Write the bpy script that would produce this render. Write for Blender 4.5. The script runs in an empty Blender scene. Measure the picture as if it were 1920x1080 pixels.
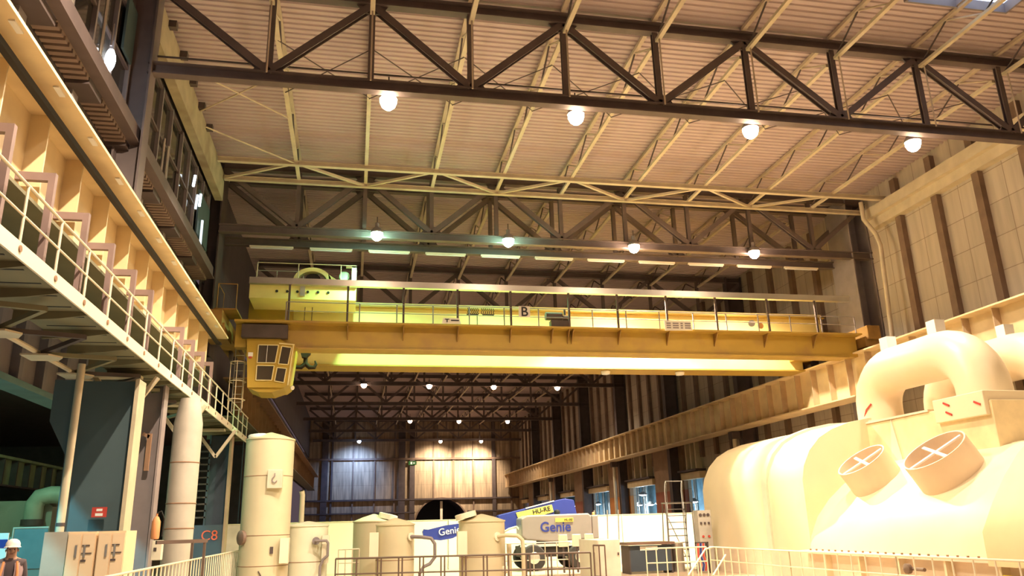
import bpy, math, random
from mathutils import Vector, Matrix
random.seed(7)
C = bpy.context.scene.collection
PI = math.pi
ORD = ['first', 'second', 'third', 'fourth', 'fifth', 'sixth', 'seventh', 'eighth', 'ninth', 'tenth', 'eleventh', 'twelfth']

# ------------------------------------------------------------------ materials
def newmat(name):
    m = bpy.data.materials.new(name); m.use_nodes = True
    nt = m.node_tree; nt.nodes.clear()
    out = nt.nodes.new('ShaderNodeOutputMaterial')
    return m, nt, out

def paint(name, col, rough=.55, metal=0.0, var=.18, scale=1.5, dirt=None, dscale=.6, bump=0.0):
    m, nt, out = newmat(name); N = nt.nodes.new; L = nt.links.new
    b = N('ShaderNodeBsdfPrincipled'); L(b.outputs[0], out.inputs[0])
    b.inputs['Roughness'].default_value = rough; b.inputs['Metallic'].default_value = metal
    tc = N('ShaderNodeTexCoord'); nz = N('ShaderNodeTexNoise')
    nz.inputs['Scale'].default_value = scale; nz.inputs['Detail'].default_value = 6
    L(tc.outputs['Object'], nz.inputs['Vector'])
    r = N('ShaderNodeValToRGB')
    r.color_ramp.elements[0].position = .3; r.color_ramp.elements[1].position = .7
    r.color_ramp.elements[0].color = (*[c*(1-var) for c in col], 1)
    r.color_ramp.elements[1].color = (*[min(1, c*(1+var*.5)) for c in col], 1)
    L(nz.outputs[0], r.inputs[0]); src = r.outputs[0]
    if dirt:
        n2 = N('ShaderNodeTexNoise'); n2.inputs['Scale'].default_value = dscale; n2.inputs['Detail'].default_value = 8
        L(tc.outputs['Object'], n2.inputs['Vector'])
        r2 = N('ShaderNodeValToRGB'); r2.color_ramp.elements[0].position = .52; r2.color_ramp.elements[1].position = .72
        L(n2.outputs[0], r2.inputs[0])
        mx = N('ShaderNodeMixRGB'); L(r2.outputs[0], mx.inputs[0]); L(src, mx.inputs[1]); mx.inputs[2].default_value = (*dirt, 1)
        src = mx.outputs[0]
    L(src, b.inputs['Base Color'])
    if bump:
        bp = N('ShaderNodeBump'); bp.inputs['Strength'].default_value = bump; L(nz.outputs[0], bp.inputs['Height']); L(bp.outputs[0], b.inputs['Normal'])
    return m

def emit(name, col, s):
    m, nt, out = newmat(name)
    e = nt.nodes.new('ShaderNodeEmission'); e.inputs[0].default_value = (*col, 1); e.inputs[1].default_value = s
    nt.links.new(e.outputs[0], out.inputs[0]); return m

def glass(name, col, rough=.08, alpha=1.0):
    m, nt, out = newmat(name)
    b = nt.nodes.new('ShaderNodeBsdfPrincipled'); nt.links.new(b.outputs[0], out.inputs[0])
    b.inputs['Base Color'].default_value = (*col, 1); b.inputs['Roughness'].default_value = rough
    b.inputs['Specular IOR Level'].default_value = .7
    if alpha < 1: b.inputs['Alpha'].default_value = alpha
    return m

def panelled(name, col, line, w, h, axis='x', rough=.7, streak=.25, mortar=.02):
    """sheet panels with thin seams; axis = the wall's normal"""
    m, nt, out = newmat(name); N = nt.nodes.new; L = nt.links.new
    b = N('ShaderNodeBsdfPrincipled'); L(b.outputs[0], out.inputs[0]); b.inputs['Roughness'].default_value = rough
    tc = N('ShaderNodeTexCoord'); sp = N('ShaderNodeSeparateXYZ'); cb = N('ShaderNodeCombineXYZ')
    L(tc.outputs['Object'], sp.inputs[0])
    L(sp.outputs['Y' if axis == 'x' else 'X'], cb.inputs['X']); L(sp.outputs['Z'], cb.inputs['Y'])
    br = N('ShaderNodeTexBrick'); br.offset = 0; br.squash = 1
    br.inputs['Scale'].default_value = 1; br.inputs['Brick Width'].default_value = w; br.inputs['Row Height'].default_value = h
    br.inputs['Mortar Size'].default_value = mortar; br.inputs['Mortar Smooth'].default_value = .2
    br.inputs['Color1'].default_value = (*col, 1); br.inputs['Color2'].default_value = (*[c*.88 for c in col], 1)
    br.inputs['Mortar'].default_value = (*line, 1)
    L(cb.outputs[0], br.inputs['Vector'])
    nz = N('ShaderNodeTexNoise'); nz.inputs['Scale'].default_value = 1; nz.inputs['Detail'].default_value = 6
    mp = N('ShaderNodeMapping'); mp.inputs['Scale'].default_value = (3.0, .25, 1); L(cb.outputs[0], mp.inputs[0]); L(mp.outputs[0], nz.inputs['Vector'])
    r = N('ShaderNodeValToRGB'); r.color_ramp.elements[0].position = .35; r.color_ramp.elements[1].position = .65
    r.color_ramp.elements[0].color = (1-streak,)*3 + (1,)
    L(nz.outputs[0], r.inputs[0])
    mx = N('ShaderNodeMixRGB'); mx.blend_type = 'MULTIPLY'; mx.inputs[0].default_value = 1
    L(br.outputs[0], mx.inputs[1]); L(r.outputs[0], mx.inputs[2]); L(mx.outputs[0], b.inputs['Base Color'])
    return m

cream = paint('cream paint', (.80, .68, .46), .45, var=.10, dirt=(.55, .42, .26), dscale=.35)
cream_clean = paint('cream enamel', (.84, .76, .60), .4, var=.06, scale=.8)
turb = paint('turbine cream enamel', (.80, .69, .49), .38, var=.06, scale=.6, dirt=(.80, .66, .42), dscale=.5)
turb_shade = paint('turbine base cream', (.78, .64, .50), .5, var=.1)
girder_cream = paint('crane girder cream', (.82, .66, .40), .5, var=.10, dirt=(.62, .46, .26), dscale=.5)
tanky = paint('tank cream enamel', (.62, .56, .39), .42, var=.07, scale=.9, dirt=(.60, .50, .34), dscale=.8)
tanky2 = paint('tank pale panel', (.80, .75, .60), .45, var=.05)
dark_steel = paint('dark brown steel', (.085, .062, .06), .6, var=.25)
truss_dark = paint('truss dark paint', (.13, .098, .092), .6, var=.2)
pale_steel = paint('pale cream steel', (.62, .53, .38), .55, var=.15)
joist_mat = paint('joist pale paint', (.55, .45, .34), .6, var=.15)
wall_brown = paint('brown column paint', (.20, .13, .09), .7, var=.2)
grey_steel = paint('grey purple steel', (.24, .21, .22), .6, var=.15)
lilac_steel = paint('mauve grey column paint', (.30, .25, .25), .6, var=.15)
teal_paint = paint('teal painted plate', (.075, .115, .13), .55, var=.12, scale=.8)
navy_paint = paint('navy painted plate', (.05, .07, .10), .6, var=.15)
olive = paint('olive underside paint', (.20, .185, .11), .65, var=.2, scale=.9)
black = paint('black', (.012, .011, .012), .7)
rust = paint('rusty brown paint', (.30, .17, .10), .7, var=.3)
rail_w = paint('off white rail enamel', (.78, .70, .54), .4, var=.08)
rail_d = paint('dark brown rail enamel', (.13, .085, .07), .5, var=.15)
silver = paint('galvanised steel', (.62, .60, .56), .3, .8, var=.1)
alu = paint('silver beam', (.70, .70, .66), .28, .85, var=.08)
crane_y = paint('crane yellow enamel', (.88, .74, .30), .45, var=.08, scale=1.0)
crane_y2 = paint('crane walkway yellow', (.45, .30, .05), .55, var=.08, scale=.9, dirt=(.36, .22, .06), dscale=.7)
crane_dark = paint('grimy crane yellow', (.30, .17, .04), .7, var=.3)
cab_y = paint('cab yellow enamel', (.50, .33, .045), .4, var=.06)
cab_trim = paint('cab pale yellow trim', (.82, .70, .35), .4, var=.05)
sign_w = paint('sign white', (.75, .72, .66), .5, var=.05)
sign_k = paint('sign black', (.02, .02, .025), .5)
red = paint('red paint', (.55, .06, .045), .5)
red_letter = paint('red lettering', (.75, .12, .06), .5)
redbrown = paint('red oxide wall paint', (.36, .12, .07), .7, var=.15)
orange_wall = paint('orange wall paint', (.55, .22, .06), .7, var=.12)
boom_blue = paint('boom blue enamel', (.028, .045, .27), .35, var=.06)
lift_grey = paint('lift cover grey', (.27, .24, .23), .4, var=.06)
yellow_sticker = paint('yellow sticker', (.88, .74, .12), .5, var=.03)
white = paint('white', (.86, .85, .82), .45, var=.03)
tyre = paint('tyre rubber', (.03, .025, .025), .85)
hoard = paint('hoarding white board', (.80, .74, .60), .6, var=.05, scale=.5)
floor_m = paint('hall floor', (.52, .40, .29), .5, var=.15, scale=.5)
slab_m = paint('aisle floor', (.30, .27, .25), .6, var=.15, scale=.5)
pane_dark = glass('dark glass', (.03, .028, .025), .08)
pane_cab = glass('smoked cab glass', (.07, .055, .04), .12)
machine = paint('grey green machine casing', (.30, .31, .25), .6, var=.2, scale=.6, dirt=(.18, .19, .15))
skin = paint('skin', (.42, .24, .17), .6)
cloth_d = paint('dark work clothes', (.10, .075, .085), .85)
vest_m = paint('faded vest cloth', (.42, .30, .32), .85)
orange = paint('orange strip', (.80, .33, .14), .7)
helmet_m = paint('white helmet', (.90, .88, .84), .3, var=.02)

# ------------------------------------------------------------------ geometry builder
class M:
    def __init__(s): s.v = []; s.f = []; s.sm = []
    def add(s, vs, fs, smooth=False):
        o = len(s.v); s.v += [tuple(p) for p in vs]; s.f += [tuple(i+o for i in f) for f in fs]; s.sm += [smooth]*len(fs); return s
    def box(s, x0, x1, y0, y1, z0, z1):
        vs = [(x, y, z) for x in (x0, x1) for y in (y0, y1) for z in (z0, z1)]
        return s.add(vs, [(0, 1, 3, 2), (4, 6, 7, 5), (0, 4, 5, 1), (2, 3, 7, 6), (0, 2, 6, 4), (1, 5, 7, 3)])
    def beam(s, p, q, w, h, up=(0, 0, 1), off=(0, 0)):
        p, q = Vector(p), Vector(q); d = (q-p).normalized(); up = Vector(up)
        if abs(d.dot(up)) > .99: up = Vector((0, 1, 0))
        a = d.cross(up).normalized(); b = a.cross(d)
        o = a*off[0] + b*off[1]
        vs = [r + o + a*i*w/2 + b*j*h/2 for r in (p, q) for i, j in ((-1, -1), (1, -1), (1, 1), (-1, 1))]
        return s.add(vs, [(3, 2, 1, 0), (4, 5, 6, 7), (0, 1, 5, 4), (1, 2, 6, 5), (2, 3, 7, 6), (3, 0, 4, 7)])
    def ibeam(s, p, q, w, h, t=.03, up=(0, 0, 1)):
        s.beam(p, q, w, t, up, (0, (h-t)/2)); s.beam(p, q, w, t, up, (0, -(h-t)/2)); return s.beam(p, q, t, h-2*t, up)
    def path(s, pts, r, n=8, caps=True, smooth=True):
        pts = [Vector(p) for p in pts]; rr = r if isinstance(r, (list, tuple)) else [r]*len(pts)
        vs = []; d0 = (pts[1]-pts[0]).normalized()
        a = d0.orthogonal().normalized()
        for i, p in enumerate(pts):
            if i == 0: d = d0
            elif i == len(pts)-1: d = (pts[-1]-pts[-2]).normalized()
            else: d = ((pts[i]-pts[i-1]).normalized() + (pts[i+1]-pts[i]).normalized()).normalized()
            a = (a - d*a.dot(d)).normalized(); b = d.cross(a)
            for k in range(n):
                t = 2*PI*k/n; vs.append(p + (a*math.cos(t) + b*math.sin(t))*rr[i])
        fs = [(i*n+k, i*n+(k+1) % n, (i+1)*n+(k+1) % n, (i+1)*n+k) for i in range(len(pts)-1) for k in range(n)]
        s.add(vs, fs, smooth)
        if caps:
            o = len(s.v)-len(vs)
            s.f += [tuple(o+k for k in reversed(range(n))), tuple(o+(len(pts)-1)*n+k for k in range(n))]; s.sm += [False]*2
        return s
    def tube(s, p, q, r, n=8): return s.path([p, q], r, n)
    def lathe(s, prof, o=(0, 0, 0), axis=(0, 0, 1), n=24, smooth=True, caps=True):
        ax = Vector(axis).normalized(); a = ax.orthogonal().normalized(); b = ax.cross(a); o = Vector(o)
        vs = [o + ax*z + (a*math.cos(2*PI*k/n) + b*math.sin(2*PI*k/n))*max(r, 1e-4) for r, z in prof for k in range(n)]
        fs = [(i*n+k, i*n+(k+1) % n, (i+1)*n+(k+1) % n, (i+1)*n+k) for i in range(len(prof)-1) for k in range(n)]
        if caps: fs += [tuple(reversed(range(n))), tuple((len(prof)-1)*n+k for k in range(n))]
        return s.add(vs, fs, smooth)
    def prism(s, poly, axis, a, b, smooth=False):
        def P(u, w, t): return {'x': (t, u, w), 'y': (u, t, w), 'z': (u, w, t)}[axis]
        n = len(poly); vs = [P(u, w, a) for u, w in poly] + [P(u, w, b) for u, w in poly]
        s.add(vs, [(k, (k+1) % n, n+(k+1) % n, n+k) for k in range(n)], smooth)
        o = len(s.v)-2*n; s.f += [tuple(o+k for k in reversed(range(n))), tuple(o+n+k for k in range(n))]; s.sm += [False]*2
        return s
    def sheet(s, rows, smooth=True):
        n = len(rows[0]); vs = [p for r in rows for p in r]
        return s.add(vs, [(i*n+k, i*n+k+1, (i+1)*n+k+1, (i+1)*n+k) for i in range(len(rows)-1) for k in range(n-1)], smooth)
    def mesh(s, name, off=(0, 0, 0), sharp=.7):
        me = bpy.data.meshes.new(name); o = Vector(off)
        me.from_pydata([Vector(p)-o for p in s.v], [], s.f)
        me.polygons.foreach_set('use_smooth', s.sm); me.update()
        import bmesh
        bm = bmesh.new(); bm.from_mesh(me); bmesh.ops.recalc_face_normals(bm, faces=bm.faces); bm.to_mesh(me); bm.free()
        if any(s.sm): me.set_sharp_from_angle(angle=sharp)
        return me

def put(name, m, mat, parent=None, off=(0, 0, 0), bevel=0):
    o = bpy.data.objects.new(name, m.mesh(name, off)); C.objects.link(o); o.data.materials.append(mat)
    if parent: o.parent = parent
    if bevel:
        b = o.modifiers.new('edge', 'BEVEL'); b.width = bevel; b.segments = 3; b.limit_method = 'ANGLE'
    return o

def struct(name, m, mat):
    o = put(name, m, mat); o['kind'] = 'structure'; return o

def spart(name, m, mat, parent): return put(name, m, mat, parent)

class Thing:
    def __init__(s, name, label, cat, loc=(0, 0, 0), group=None):
        e = bpy.data.objects.new(name, None); C.objects.link(e); e.location = loc; e.empty_display_size = .2
        e['label'] = label; e['category'] = cat
        if group: e['group'] = group
        s.o = e; s.loc = Vector(loc)
    def part(s, name, m, mat, parent=None, label=None, bevel=0):
        o = put(name, m, mat, parent or s.o, s.loc, bevel)
        if label: o['label'] = label
        return o
    def text(s, name, body, loc, size, mat, parent=None, rot=(PI/2, 0, 0), align='CENTER', sx=1, ext=.004, bold=0):
        cu = bpy.data.curves.new(name, 'FONT'); cu.body = body; cu.size = size; cu.align_x = align; cu.align_y = 'CENTER'; cu.extrude = ext
        o = bpy.data.objects.new(name, cu); C.objects.link(o); o.data.materials.append(mat)
        cu.offset = bold; dg = bpy.context.evaluated_depsgraph_get(); dg.update()
        me = bpy.data.meshes.new_from_object(o.evaluated_get(dg)); bpy.data.objects.remove(o)
        o = bpy.data.objects.new(name, me); C.objects.link(o)
        if not me.materials: me.materials.append(mat)
        o.parent = parent or s.o; o.location = Vector(loc)-s.loc; o.rotation_euler = rot; o.scale = (sx, 1, 1); return o
    def copy(s, loc, label, group=None, rotz=None):
        r = s.o.copy(); C.objects.link(r); r.location = loc; r['label'] = label
        if group: r['group'] = group
        if rotz is not None: r.rotation_euler = (0, 0, rotz)
        for ch in list(s.o.children):
            c = ch.copy(); C.objects.link(c); c.parent = r
            for g in list(ch.children):
                d = g.copy(); C.objects.link(d); d.parent = c
        return r

def solo(name, m, mat, label, cat, group=None, bevel=0):
    o = put(name, m, mat, None, (0, 0, 0), bevel); o['label'] = label; o['category'] = cat
    if group: o['group'] = group
    return o

# ------------------------------------------------------------------ camera (solved from the photo's vanishing points)
yaw, pitch, roll = math.radians(11.543), math.radians(16.759), math.radians(-1.5397)
f = Vector((math.sin(yaw)*math.cos(pitch), math.cos(yaw)*math.cos(pitch), math.sin(pitch)))
r0 = Vector((math.cos(yaw), -math.sin(yaw), 0)); u0 = r0.cross(f)
r_ = r0*math.cos(roll) + u0*math.sin(roll); u_ = u0*math.cos(roll) - r0*math.sin(roll)
cd = bpy.data.cameras.new('camera'); cam = bpy.data.objects.new('camera', cd); C.objects.link(cam)
cam.matrix_world = Matrix(((r_.x, u_.x, -f.x, 0), (r_.y, u_.y, -f.y, 0), (r_.z, u_.z, -f.z, 2.2), (0, 0, 0, 1)))
cd.sensor_width = 36; cd.lens = 1466.6/1920*36; cd.clip_end = 400; cd.clip_start = .1
bpy.context.scene.camera = cam

# ------------------------------------------------------------------ the setting
FAR = 134.5; WR = 28.0; ROOF = 19.6
T = [22.9, 36.62, 38.4, 51.7, 65.2, 78.7, 92.2, 105.7, 119.2, 132.7]          # truss lines along the hall
J = [-6.6, -3.05, .15, 3.45, 6.75, 10.15, 13.65, 17.2, 20.8, 24.5, 28.0]      # joist lines across it

struct('floor', M().box(-40, WR, -25, FAR, -.2, 0), floor_m)
struct('floor.001', M().box(-40, -4.35, 4, 36, .001, .35), slab_m)

# corrugated roof deck with a rooflight opening
def deck(x0, x1, y0, y1):
    m = M(); n = int((y1-y0)/.3); row0 = []; row1 = []
    for k in range(n):
        y = y0 + k*.3
        for dy, dz in ((0, 0), (.12, 0), (.15, .06), (.27, .06)):
            row0.append((x0, y+dy, ROOF+dz)); row1.append((x1, y+dy, ROOF+dz))
    row0.append((x0, y1, ROOF)); row1.append((x1, y1, ROOF))
    return m.sheet([row0, row1], False)
deck_m = paint('roof deck', (.53, .43, .43), .75, var=.10, scale=.3)
ce = deck(-7.4, WR, 20.4, FAR)
for a in (deck(-7.4, 18.6, -20.1, 20.4), deck(22.8, WR, -20.1, 20.4)): ce.add(a.v, a.f)
c2 = deck(18.6, 22.8, -20.1, 17.4); ce.add(c2.v, c2.f)
struct('ceiling', ce, deck_m)
struct('ceiling.001', M().box(-7.4, WR, -20, 17.3, ROOF+.1, ROOF+.3).box(-7.4, 18.6, 17.3, 20.4, ROOF+.1, ROOF+.3).box(22.8, WR, 17.3, 20.4, ROOF+.1, ROOF+.3).box(-7.4, WR, 20.4, FAR, ROOF+.1, ROOF+.3), dark_steel)
w1 = struct('window_1', M().box(18.6, 22.8, 17.3, 17.4, ROOF-.1, ROOF+.5).box(18.6, 22.8, 20.32, 20.4, ROOF-.1, ROOF+.5).box(18.6, 18.68, 17.4, 20.32, ROOF-.1, ROOF+.5).box(22.72, 22.8, 17.4, 20.32, ROOF-.1, ROOF+.5).box(20.66, 20.76, 17.4, 20.32, ROOF-.05, ROOF+.3).box(18.68, 22.72, 19.2, 19.26, ROOF, ROOF+.2), grey_steel)
put('pane', M().box(18.68, 22.72, 17.4, 20.32, ROOF+.3, ROOF+.33), emit('daylit frosted pane', (.72, .82, 1), 2.2), w1)

# right wall: panels, pilasters, eaves, openings far down
rw = panelled('right wall panels', (.58, .50, .40), (.32, .25, .19), 2.7, 1.55, 'x', streak=.18)
m = M().box(WR, WR+.3, -25, FAR, 7.4, ROOF+.2).box(WR, WR+.3, -25, 60.6, 0, 7.4)
OP = [(57.6+13.6*k-6.6+7.0, 57.6+13.6*k+7.0) for k in range(6)]     # piers between openings
op = [(60.6, 64.4), (71.2, 78.2), (85.0, 92.2), (99.2, 106.0), (113.0, 119.6), (126.6, 131.0)]
prev = 60.6
piers = []
for a, b in op:
    if a > prev: piers.append((prev, a))
    prev = b
piers.append((prev, FAR))
for a, b in piers: m.box(WR, WR+.3, a, b, 0, 7.4)
for a, b in op: m.box(WR, WR+.3, a, b, 5.5, 7.4).box(WR, WR+.3, a, b, 0, 2.3)
WALLR = struct('wall_right', m, rw)
y = 25.6
k = 0
while y < FAR-1:
    if not (35.5 < y < 39.5): spart('pilaster', M().box(WR-.28, WR, y-.2, y+.2, 7.0, ROOF-.3), wall_brown, WALLR)
    y += 2.7; k += 1
for i, (a, b) in enumerate(piers):
    spart('pier', M().box(WR-.35, WR, a+.02, b-.02, 4.6, 8.6), paint('pier tan', (.36, .24, .15), .7) if i == 0 else bpy.data.materials['pier tan'], WALLR)
    spart('pier_base', M().box(WR-.35, WR, a+.02, b-.02, 0, 4.6), orange_wall if i == 1 else redbrown, WALLR)
for a, b in op:
    for t in (.2, .45, .7): spart('rib', M().box(WR-.5, WR, a+(b-a)*t-.12, a+(b-a)*t+.12, 6.1, 8.4), pale_steel, WALLR)
    spart('lintel', M().box(WR-.6, WR, a, b, 5.35, 5.9), girder_cream, WALLR)
    spart('ledge', M().box(WR-.9, WR, a, b, 5.95, 6.1), dark_steel, WALLR)
struct('trim_1', M().box(WR-.75, WR, -20, 35.8, 17.7, 18.25).box(WR-.45, WR, -20, 35.8, 17.2, 17.7), pale_steel)
# the side room seen through the openings
room_m = paint('side room blue grey', (.22, .40, .50), .6, var=.35, scale=1.2)
struct('wall_right.001', M().box(33.6, 33.8, 58, FAR, 0, 7.4).box(WR+.3, 33.8, 57.8, 58, 0, 7.4), room_m)
struct('ceiling.002', M().box(WR+.3, 33.8, 58, FAR, 6.3, 6.5), dark_steel)
struct('floor.002', M().box(WR, 33.8, 58, FAR, 0, .02), slab_m)
for q, (a, b) in enumerate(op[:4]):
    for w, t in zip(('first', 'second', 'third', 'fourth'), (.12, .35, .6, .85)):
        yy = a+(b-a)*t
        solo('standing_pipe', M().tube((32.6+.4*math.sin(yy*7), yy, 0), (32.6+.4*math.sin(yy*7), yy, 6.2), .18, 10), silver,
             '%s silver standing pipe in the blue room behind the %s wall opening' % (w, ORD[q]), 'pipe', 'pipes in the side room')

# far wall
fw = panelled('far wall panels', (.50, .37, .24), (.30, .21, .14), 1.68, 2.2, 'y', streak=.45)
R = 4.35; cx, cz = 14.5, 2.15
arc = [(cx+R*math.cos(t), cz+R*math.sin(t)) for t in [PI*k/24 for k in range(25)]]
m = M()
top = [(cx+R, ROOF+.2)] + [(cx-R, ROOF+.2)]
n = len(arc)
for i in range(n-1):
    (xa, za), (xb, zb) = arc[i], arc[i+1]
    m.add([(xa, FAR, za), (xb, FAR, zb), (xb, FAR, ROOF+.2), (xa, FAR, ROOF+.2)], [(0, 1, 2, 3)])
m.box(-8, cx-R, FAR, FAR+.3, 0, ROOF+.2).box(cx+R, WR+.3, FAR, FAR+.3, 0, ROOF+.2)
WF = struct('wall_far', m, fw)
spart('rib', M().box(-3.6, -3.3, FAR-.25, FAR, 0, ROOF), dark_steel, WF)
for x in (-.03, 3.45, 6.7, 13.2, 16.54, 19.91, 26.4): spart('rib', M().box(x-.12, x+.12, FAR-.2, FAR, 6.5 if 12 < x < 18 else 0, ROOF), wall_brown, WF)
for x, w in ((9.62, .42), (23.41, .3), (-4.6, .5), (7.9, .55)): spart('rib', M().box(x-w, x+w, FAR-.35, FAR, 0, ROOF), dark_steel, WF)
for z, h in ((13.0, .3), (6.45, .25), (4.4, .2)):
    for a, b in (((-8, WR),) if z > 5 else ((-8, cx-R), (cx+R, WR))): spart('wall_beam', M().box(a, b, FAR-.4, FAR-.02, z-h/2, z+h/2), dark_steel if z < 10 else wall_brown, WF)
# dark tunnel behind the arch
tun = M().sheet([[(x, FAR+.02, z) for x, z in arc], [(x, FAR+9, z) for x, z in arc]])
tun.box(cx-R, cx+R, FAR+9, FAR+9.2, 0, cz+R+.2).box(cx-R-.1, cx-R, FAR, FAR+9, 0, cz).box(cx+R, cx+R+.1, FAR, FAR+9, 0, cz)
D1 = struct('door_1', tun, black)
ring = M()
for i in range(n-1):
    (xa, za), (xb, zb) = arc[i], arc[i+1]
    q = 1.05
    ring.add([(xa, FAR-.15, za), (xb, FAR-.15, zb), (cx+(xb-cx)*q, FAR-.15, cz+(zb-cz)*q), (cx+(xa-cx)*q, FAR-.15, cz+(za-cz)*q),
              (xa, FAR, za), (xb, FAR, zb), (cx+(xb-cx)*q, FAR, cz+(zb-cz)*q), (cx+(xa-cx)*q, FAR, cz+(za-cz)*q)], [(0, 1, 2, 3), (0, 4, 5, 1), (2, 6, 7, 3)])
put('door_frame', ring, wall_brown, D1)
put('door_post', M().box(14.35, 14.75, FAR+.3, FAR+.6, 0, 6.1), rail_w, D1)
t = Thing('exit_sign', 'small green illuminated sign high on a dark rib of the end wall', 'sign', (9.6, FAR-.5, 12.3))
t.part('sign_box', M().box(9.0, 10.3, FAR-.5, FAR-.36, 12.0, 12.6), emit('green sign', (.12, .30, .08), .6))
t.part('pictogram', M().box(9.3, 9.6, FAR-.52, FAR-.5, 12.1, 12.5).prism([(9.75, 12.2), (10.1, 12.3), (9.75, 12.4)], 'y', FAR-.52, FAR-.5), white)

# left upper wall: grey band, gallery with ribbed soffit, dark glazing, eaves
gwall = panelled('left gallery wall', (.11, .095, .10), (.07, .06, .065), 2.2, 3.0, 'x', streak=.15)
WL = struct('wall_left', M().box(-7.6, -7.45, 2, FAR, 8.2, 13.4).box(-7.3, -7.2, 2, FAR, 13.4, ROOF+.2), gwall)
edge_m = paint('gallery edge beam', (.12, .09, .09), .6)
struct('trim_2', M().box(-6.85, -6.62, 2, 36.2, 13.35, 13.85).box(-6.85, -6.55, 2, 36.2, 13.3, 13.35), edge_m)
soff = paint('gallery soffit', (.24, .17, .14), .7)
yy = 6.0
k = 0
while yy < 36:
    spart('bracket', M().box(-7.45, -6.86, yy-.5, yy+.5, 13.1, 13.3), dark_steel, WL)
    m = M()
    for q in range(9): m.box(-7.42, -6.86, yy+.62+q*.26, yy+.62+q*.26+.15, 13.18, 13.3)
    m.box(-7.45, -6.85, yy+.55, yy+2.95, 13.3, 13.34)
    spart('ribbed_soffit', m, soff, WL)
    spart('pilaster', M().box(-7.45, -7.32, yy-.2, yy+.2, 8.3, 13.1), grey_steel, WL)
    yy += 3.4
for i, (a, b) in enumerate(((4, 14.5), (14.7, 22.6), (23.3, 29.6), (29.8, 36.2))):
    w = struct('window_%d' % (i+2), M().box(-7.2, -7.05, a, b, 13.9, 14.0).box(-7.2, -7.05, a, b, 17.3, 17.45).box(-7.2, -7.05, a, b, 15.6, 15.68), edge_m)
    put('pane', M().box(-7.18, -7.14, a, b, 14.0, 17.3), pane_dark, w)
    yy = a+.1
    while yy < b: put('mullion', M().box(-7.2, -7.02, yy-.05, yy+.05, 13.9, 17.4), grey_steel, w); yy += 1.55
tealg = paint('teal board', (.06, .10, .11), .6)
for a, b, c, d in ((21.6, 22.5, 15.8, 17.6), (33.6, 36.1, 14.6, 16.6), (18.2, 18.6, 15.4, 15.9)):
    spart('panel', M().box(-7.05, -6.98, a, b, c, d), tealg, WL)
struct('trim_3', M().box(-6.9, -6.55, 23.4, 36.6, 17.35, 18.7), paint('eaves beam cream', (.40, .34, .22), .6, var=.2, dirt=(.25, .19, .12)))
for k, yy in enumerate((24.4, 26.2, 28, 29.8, 31.6)):
    solo('cleat_box', M().box(-6.55, -6.3, yy-.12, yy+.12, 18.45, 18.7), dark_steel, 'small dark bracket above the cream eaves beam, %s beyond the upper column' % ORD[k], 'bracket', 'brackets on the eaves beam')

# ------------------------------------------------------------------ roof trusses
def truss(y, idx, label):
    t = Thing('roof_truss', label, 'roof truss', (0, y, 15.75))
    mat = truss_dark
    w = .32 if idx < 3 else .3
    t.part('bottom_chord', M().ibeam((-6.6, y, 15.95), (28, y, 15.95), w, .40, .05), mat)
    t.part('top_chord', M().ibeam((-6.6, y, 19.2), (28, y, 19.2), w, .40, .05), mat)
    for i, x in enumerate(J):
        if 0 < i < 10: t.part('vertical', M().ibeam((x, y, 16.1), (x, y, 19.05), .20, .18, .03, (0, 1, 0)), mat)
    for i in range(10):
        a, b = (J[i], 19.0), (J[i+1], 16.15)
        if i % 2: a, b = (J[i], 16.15), (J[i+1], 19.0)
        t.part('diagonal', M().ibeam((a[0], y, a[1]), (b[0], y, b[1]), .24, .24, .035, (0, 1, 0)), mat)
    if idx < 3:
        for i in range(1, 10): t.part('gusset', M().prism([(J[i]-.55, 16.1), (J[i]+.55, 16.1), (J[i]+.3, 16.5), (J[i]-.3, 16.5)] if i % 2 else [(J[i]-.3, 18.7), (J[i]+.3, 18.7), (J[i]+.55, 19.05), (J[i]-.55, 19.05)], 'y', y-.03, y+.03), mat)
    return t
for i, y in enumerate(T):
    truss(y, i, ['dark steel roof truss just in front of the first row of lamps', 'dark roof truss with the second lamp row hung on its face', 'dark roof truss carrying the unlit fluorescent battens'][i]
          if i < 3 else 'dark steel roof truss spanning the hall, %s from the camera' % ORD[i])
# horizontal lattice girder at the joists' underside
t = Thing('wind_girder', 'pale cream flat lattice girder lying across the hall below the roof', 'girder', (0, 34.2, 18.4))
for yy in (34.25, 36.3): t.part('chord', M().ibeam((-6.5, yy, 18.42), (27.6, yy, 18.42), .22, .22, .03), pale_steel)
for i in range(0, 9):
    a, b = (34.25, 36.3) if i % 2 else (36.3, 34.25)
    t.part('diagonal', M().beam((J[i]+.1, a, 18.42), (J[i+1]-.1, b, 18.42), .13, .12), pale_steel)

# lattice joists between the trusses
BAYS = [(9.4, T[0], 'camera end'), (T[0], T[1], '')] + [(T[i], T[i+1], '') for i in range(2, 9)]
def joist(y0, y1, detail):
    t = Thing('roof_joist', '', 'roof joist', (0, y0, 18.5))
    t.part('top_chord', M().beam((0, y0+.1, 19.5), (0, y1-.1, 19.5), .16, .14), joist_mat)
    t.part('bottom_chord', M().beam((0, y0+.25, 18.55), (0, y1-.25, 18.55), .16, .12), pale_steel)
    npan = 8; dy = (y1-y0-.5)/npan
    if detail:
        for k in range(npan):
            a, b = (19.45, 18.58) if k % 2 else (18.58, 19.45)
            t.part('brace', M().tube((0, y0+.25+k*dy, a), (0, y0+.25+(k+1)*dy, b), .035, 6), dark_steel if k % 2 else joist_mat)
    else:
        m = M()
        for k in range(npan):
            a, b = (19.45, 18.58) if k % 2 else (18.58, 19.45)
            m.beam((0, y0+.25+k*dy, a), (0, y0+.25+(k+1)*dy, b), .06, .06)
        t.part('web', m, dark_steel)
    return t
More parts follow.
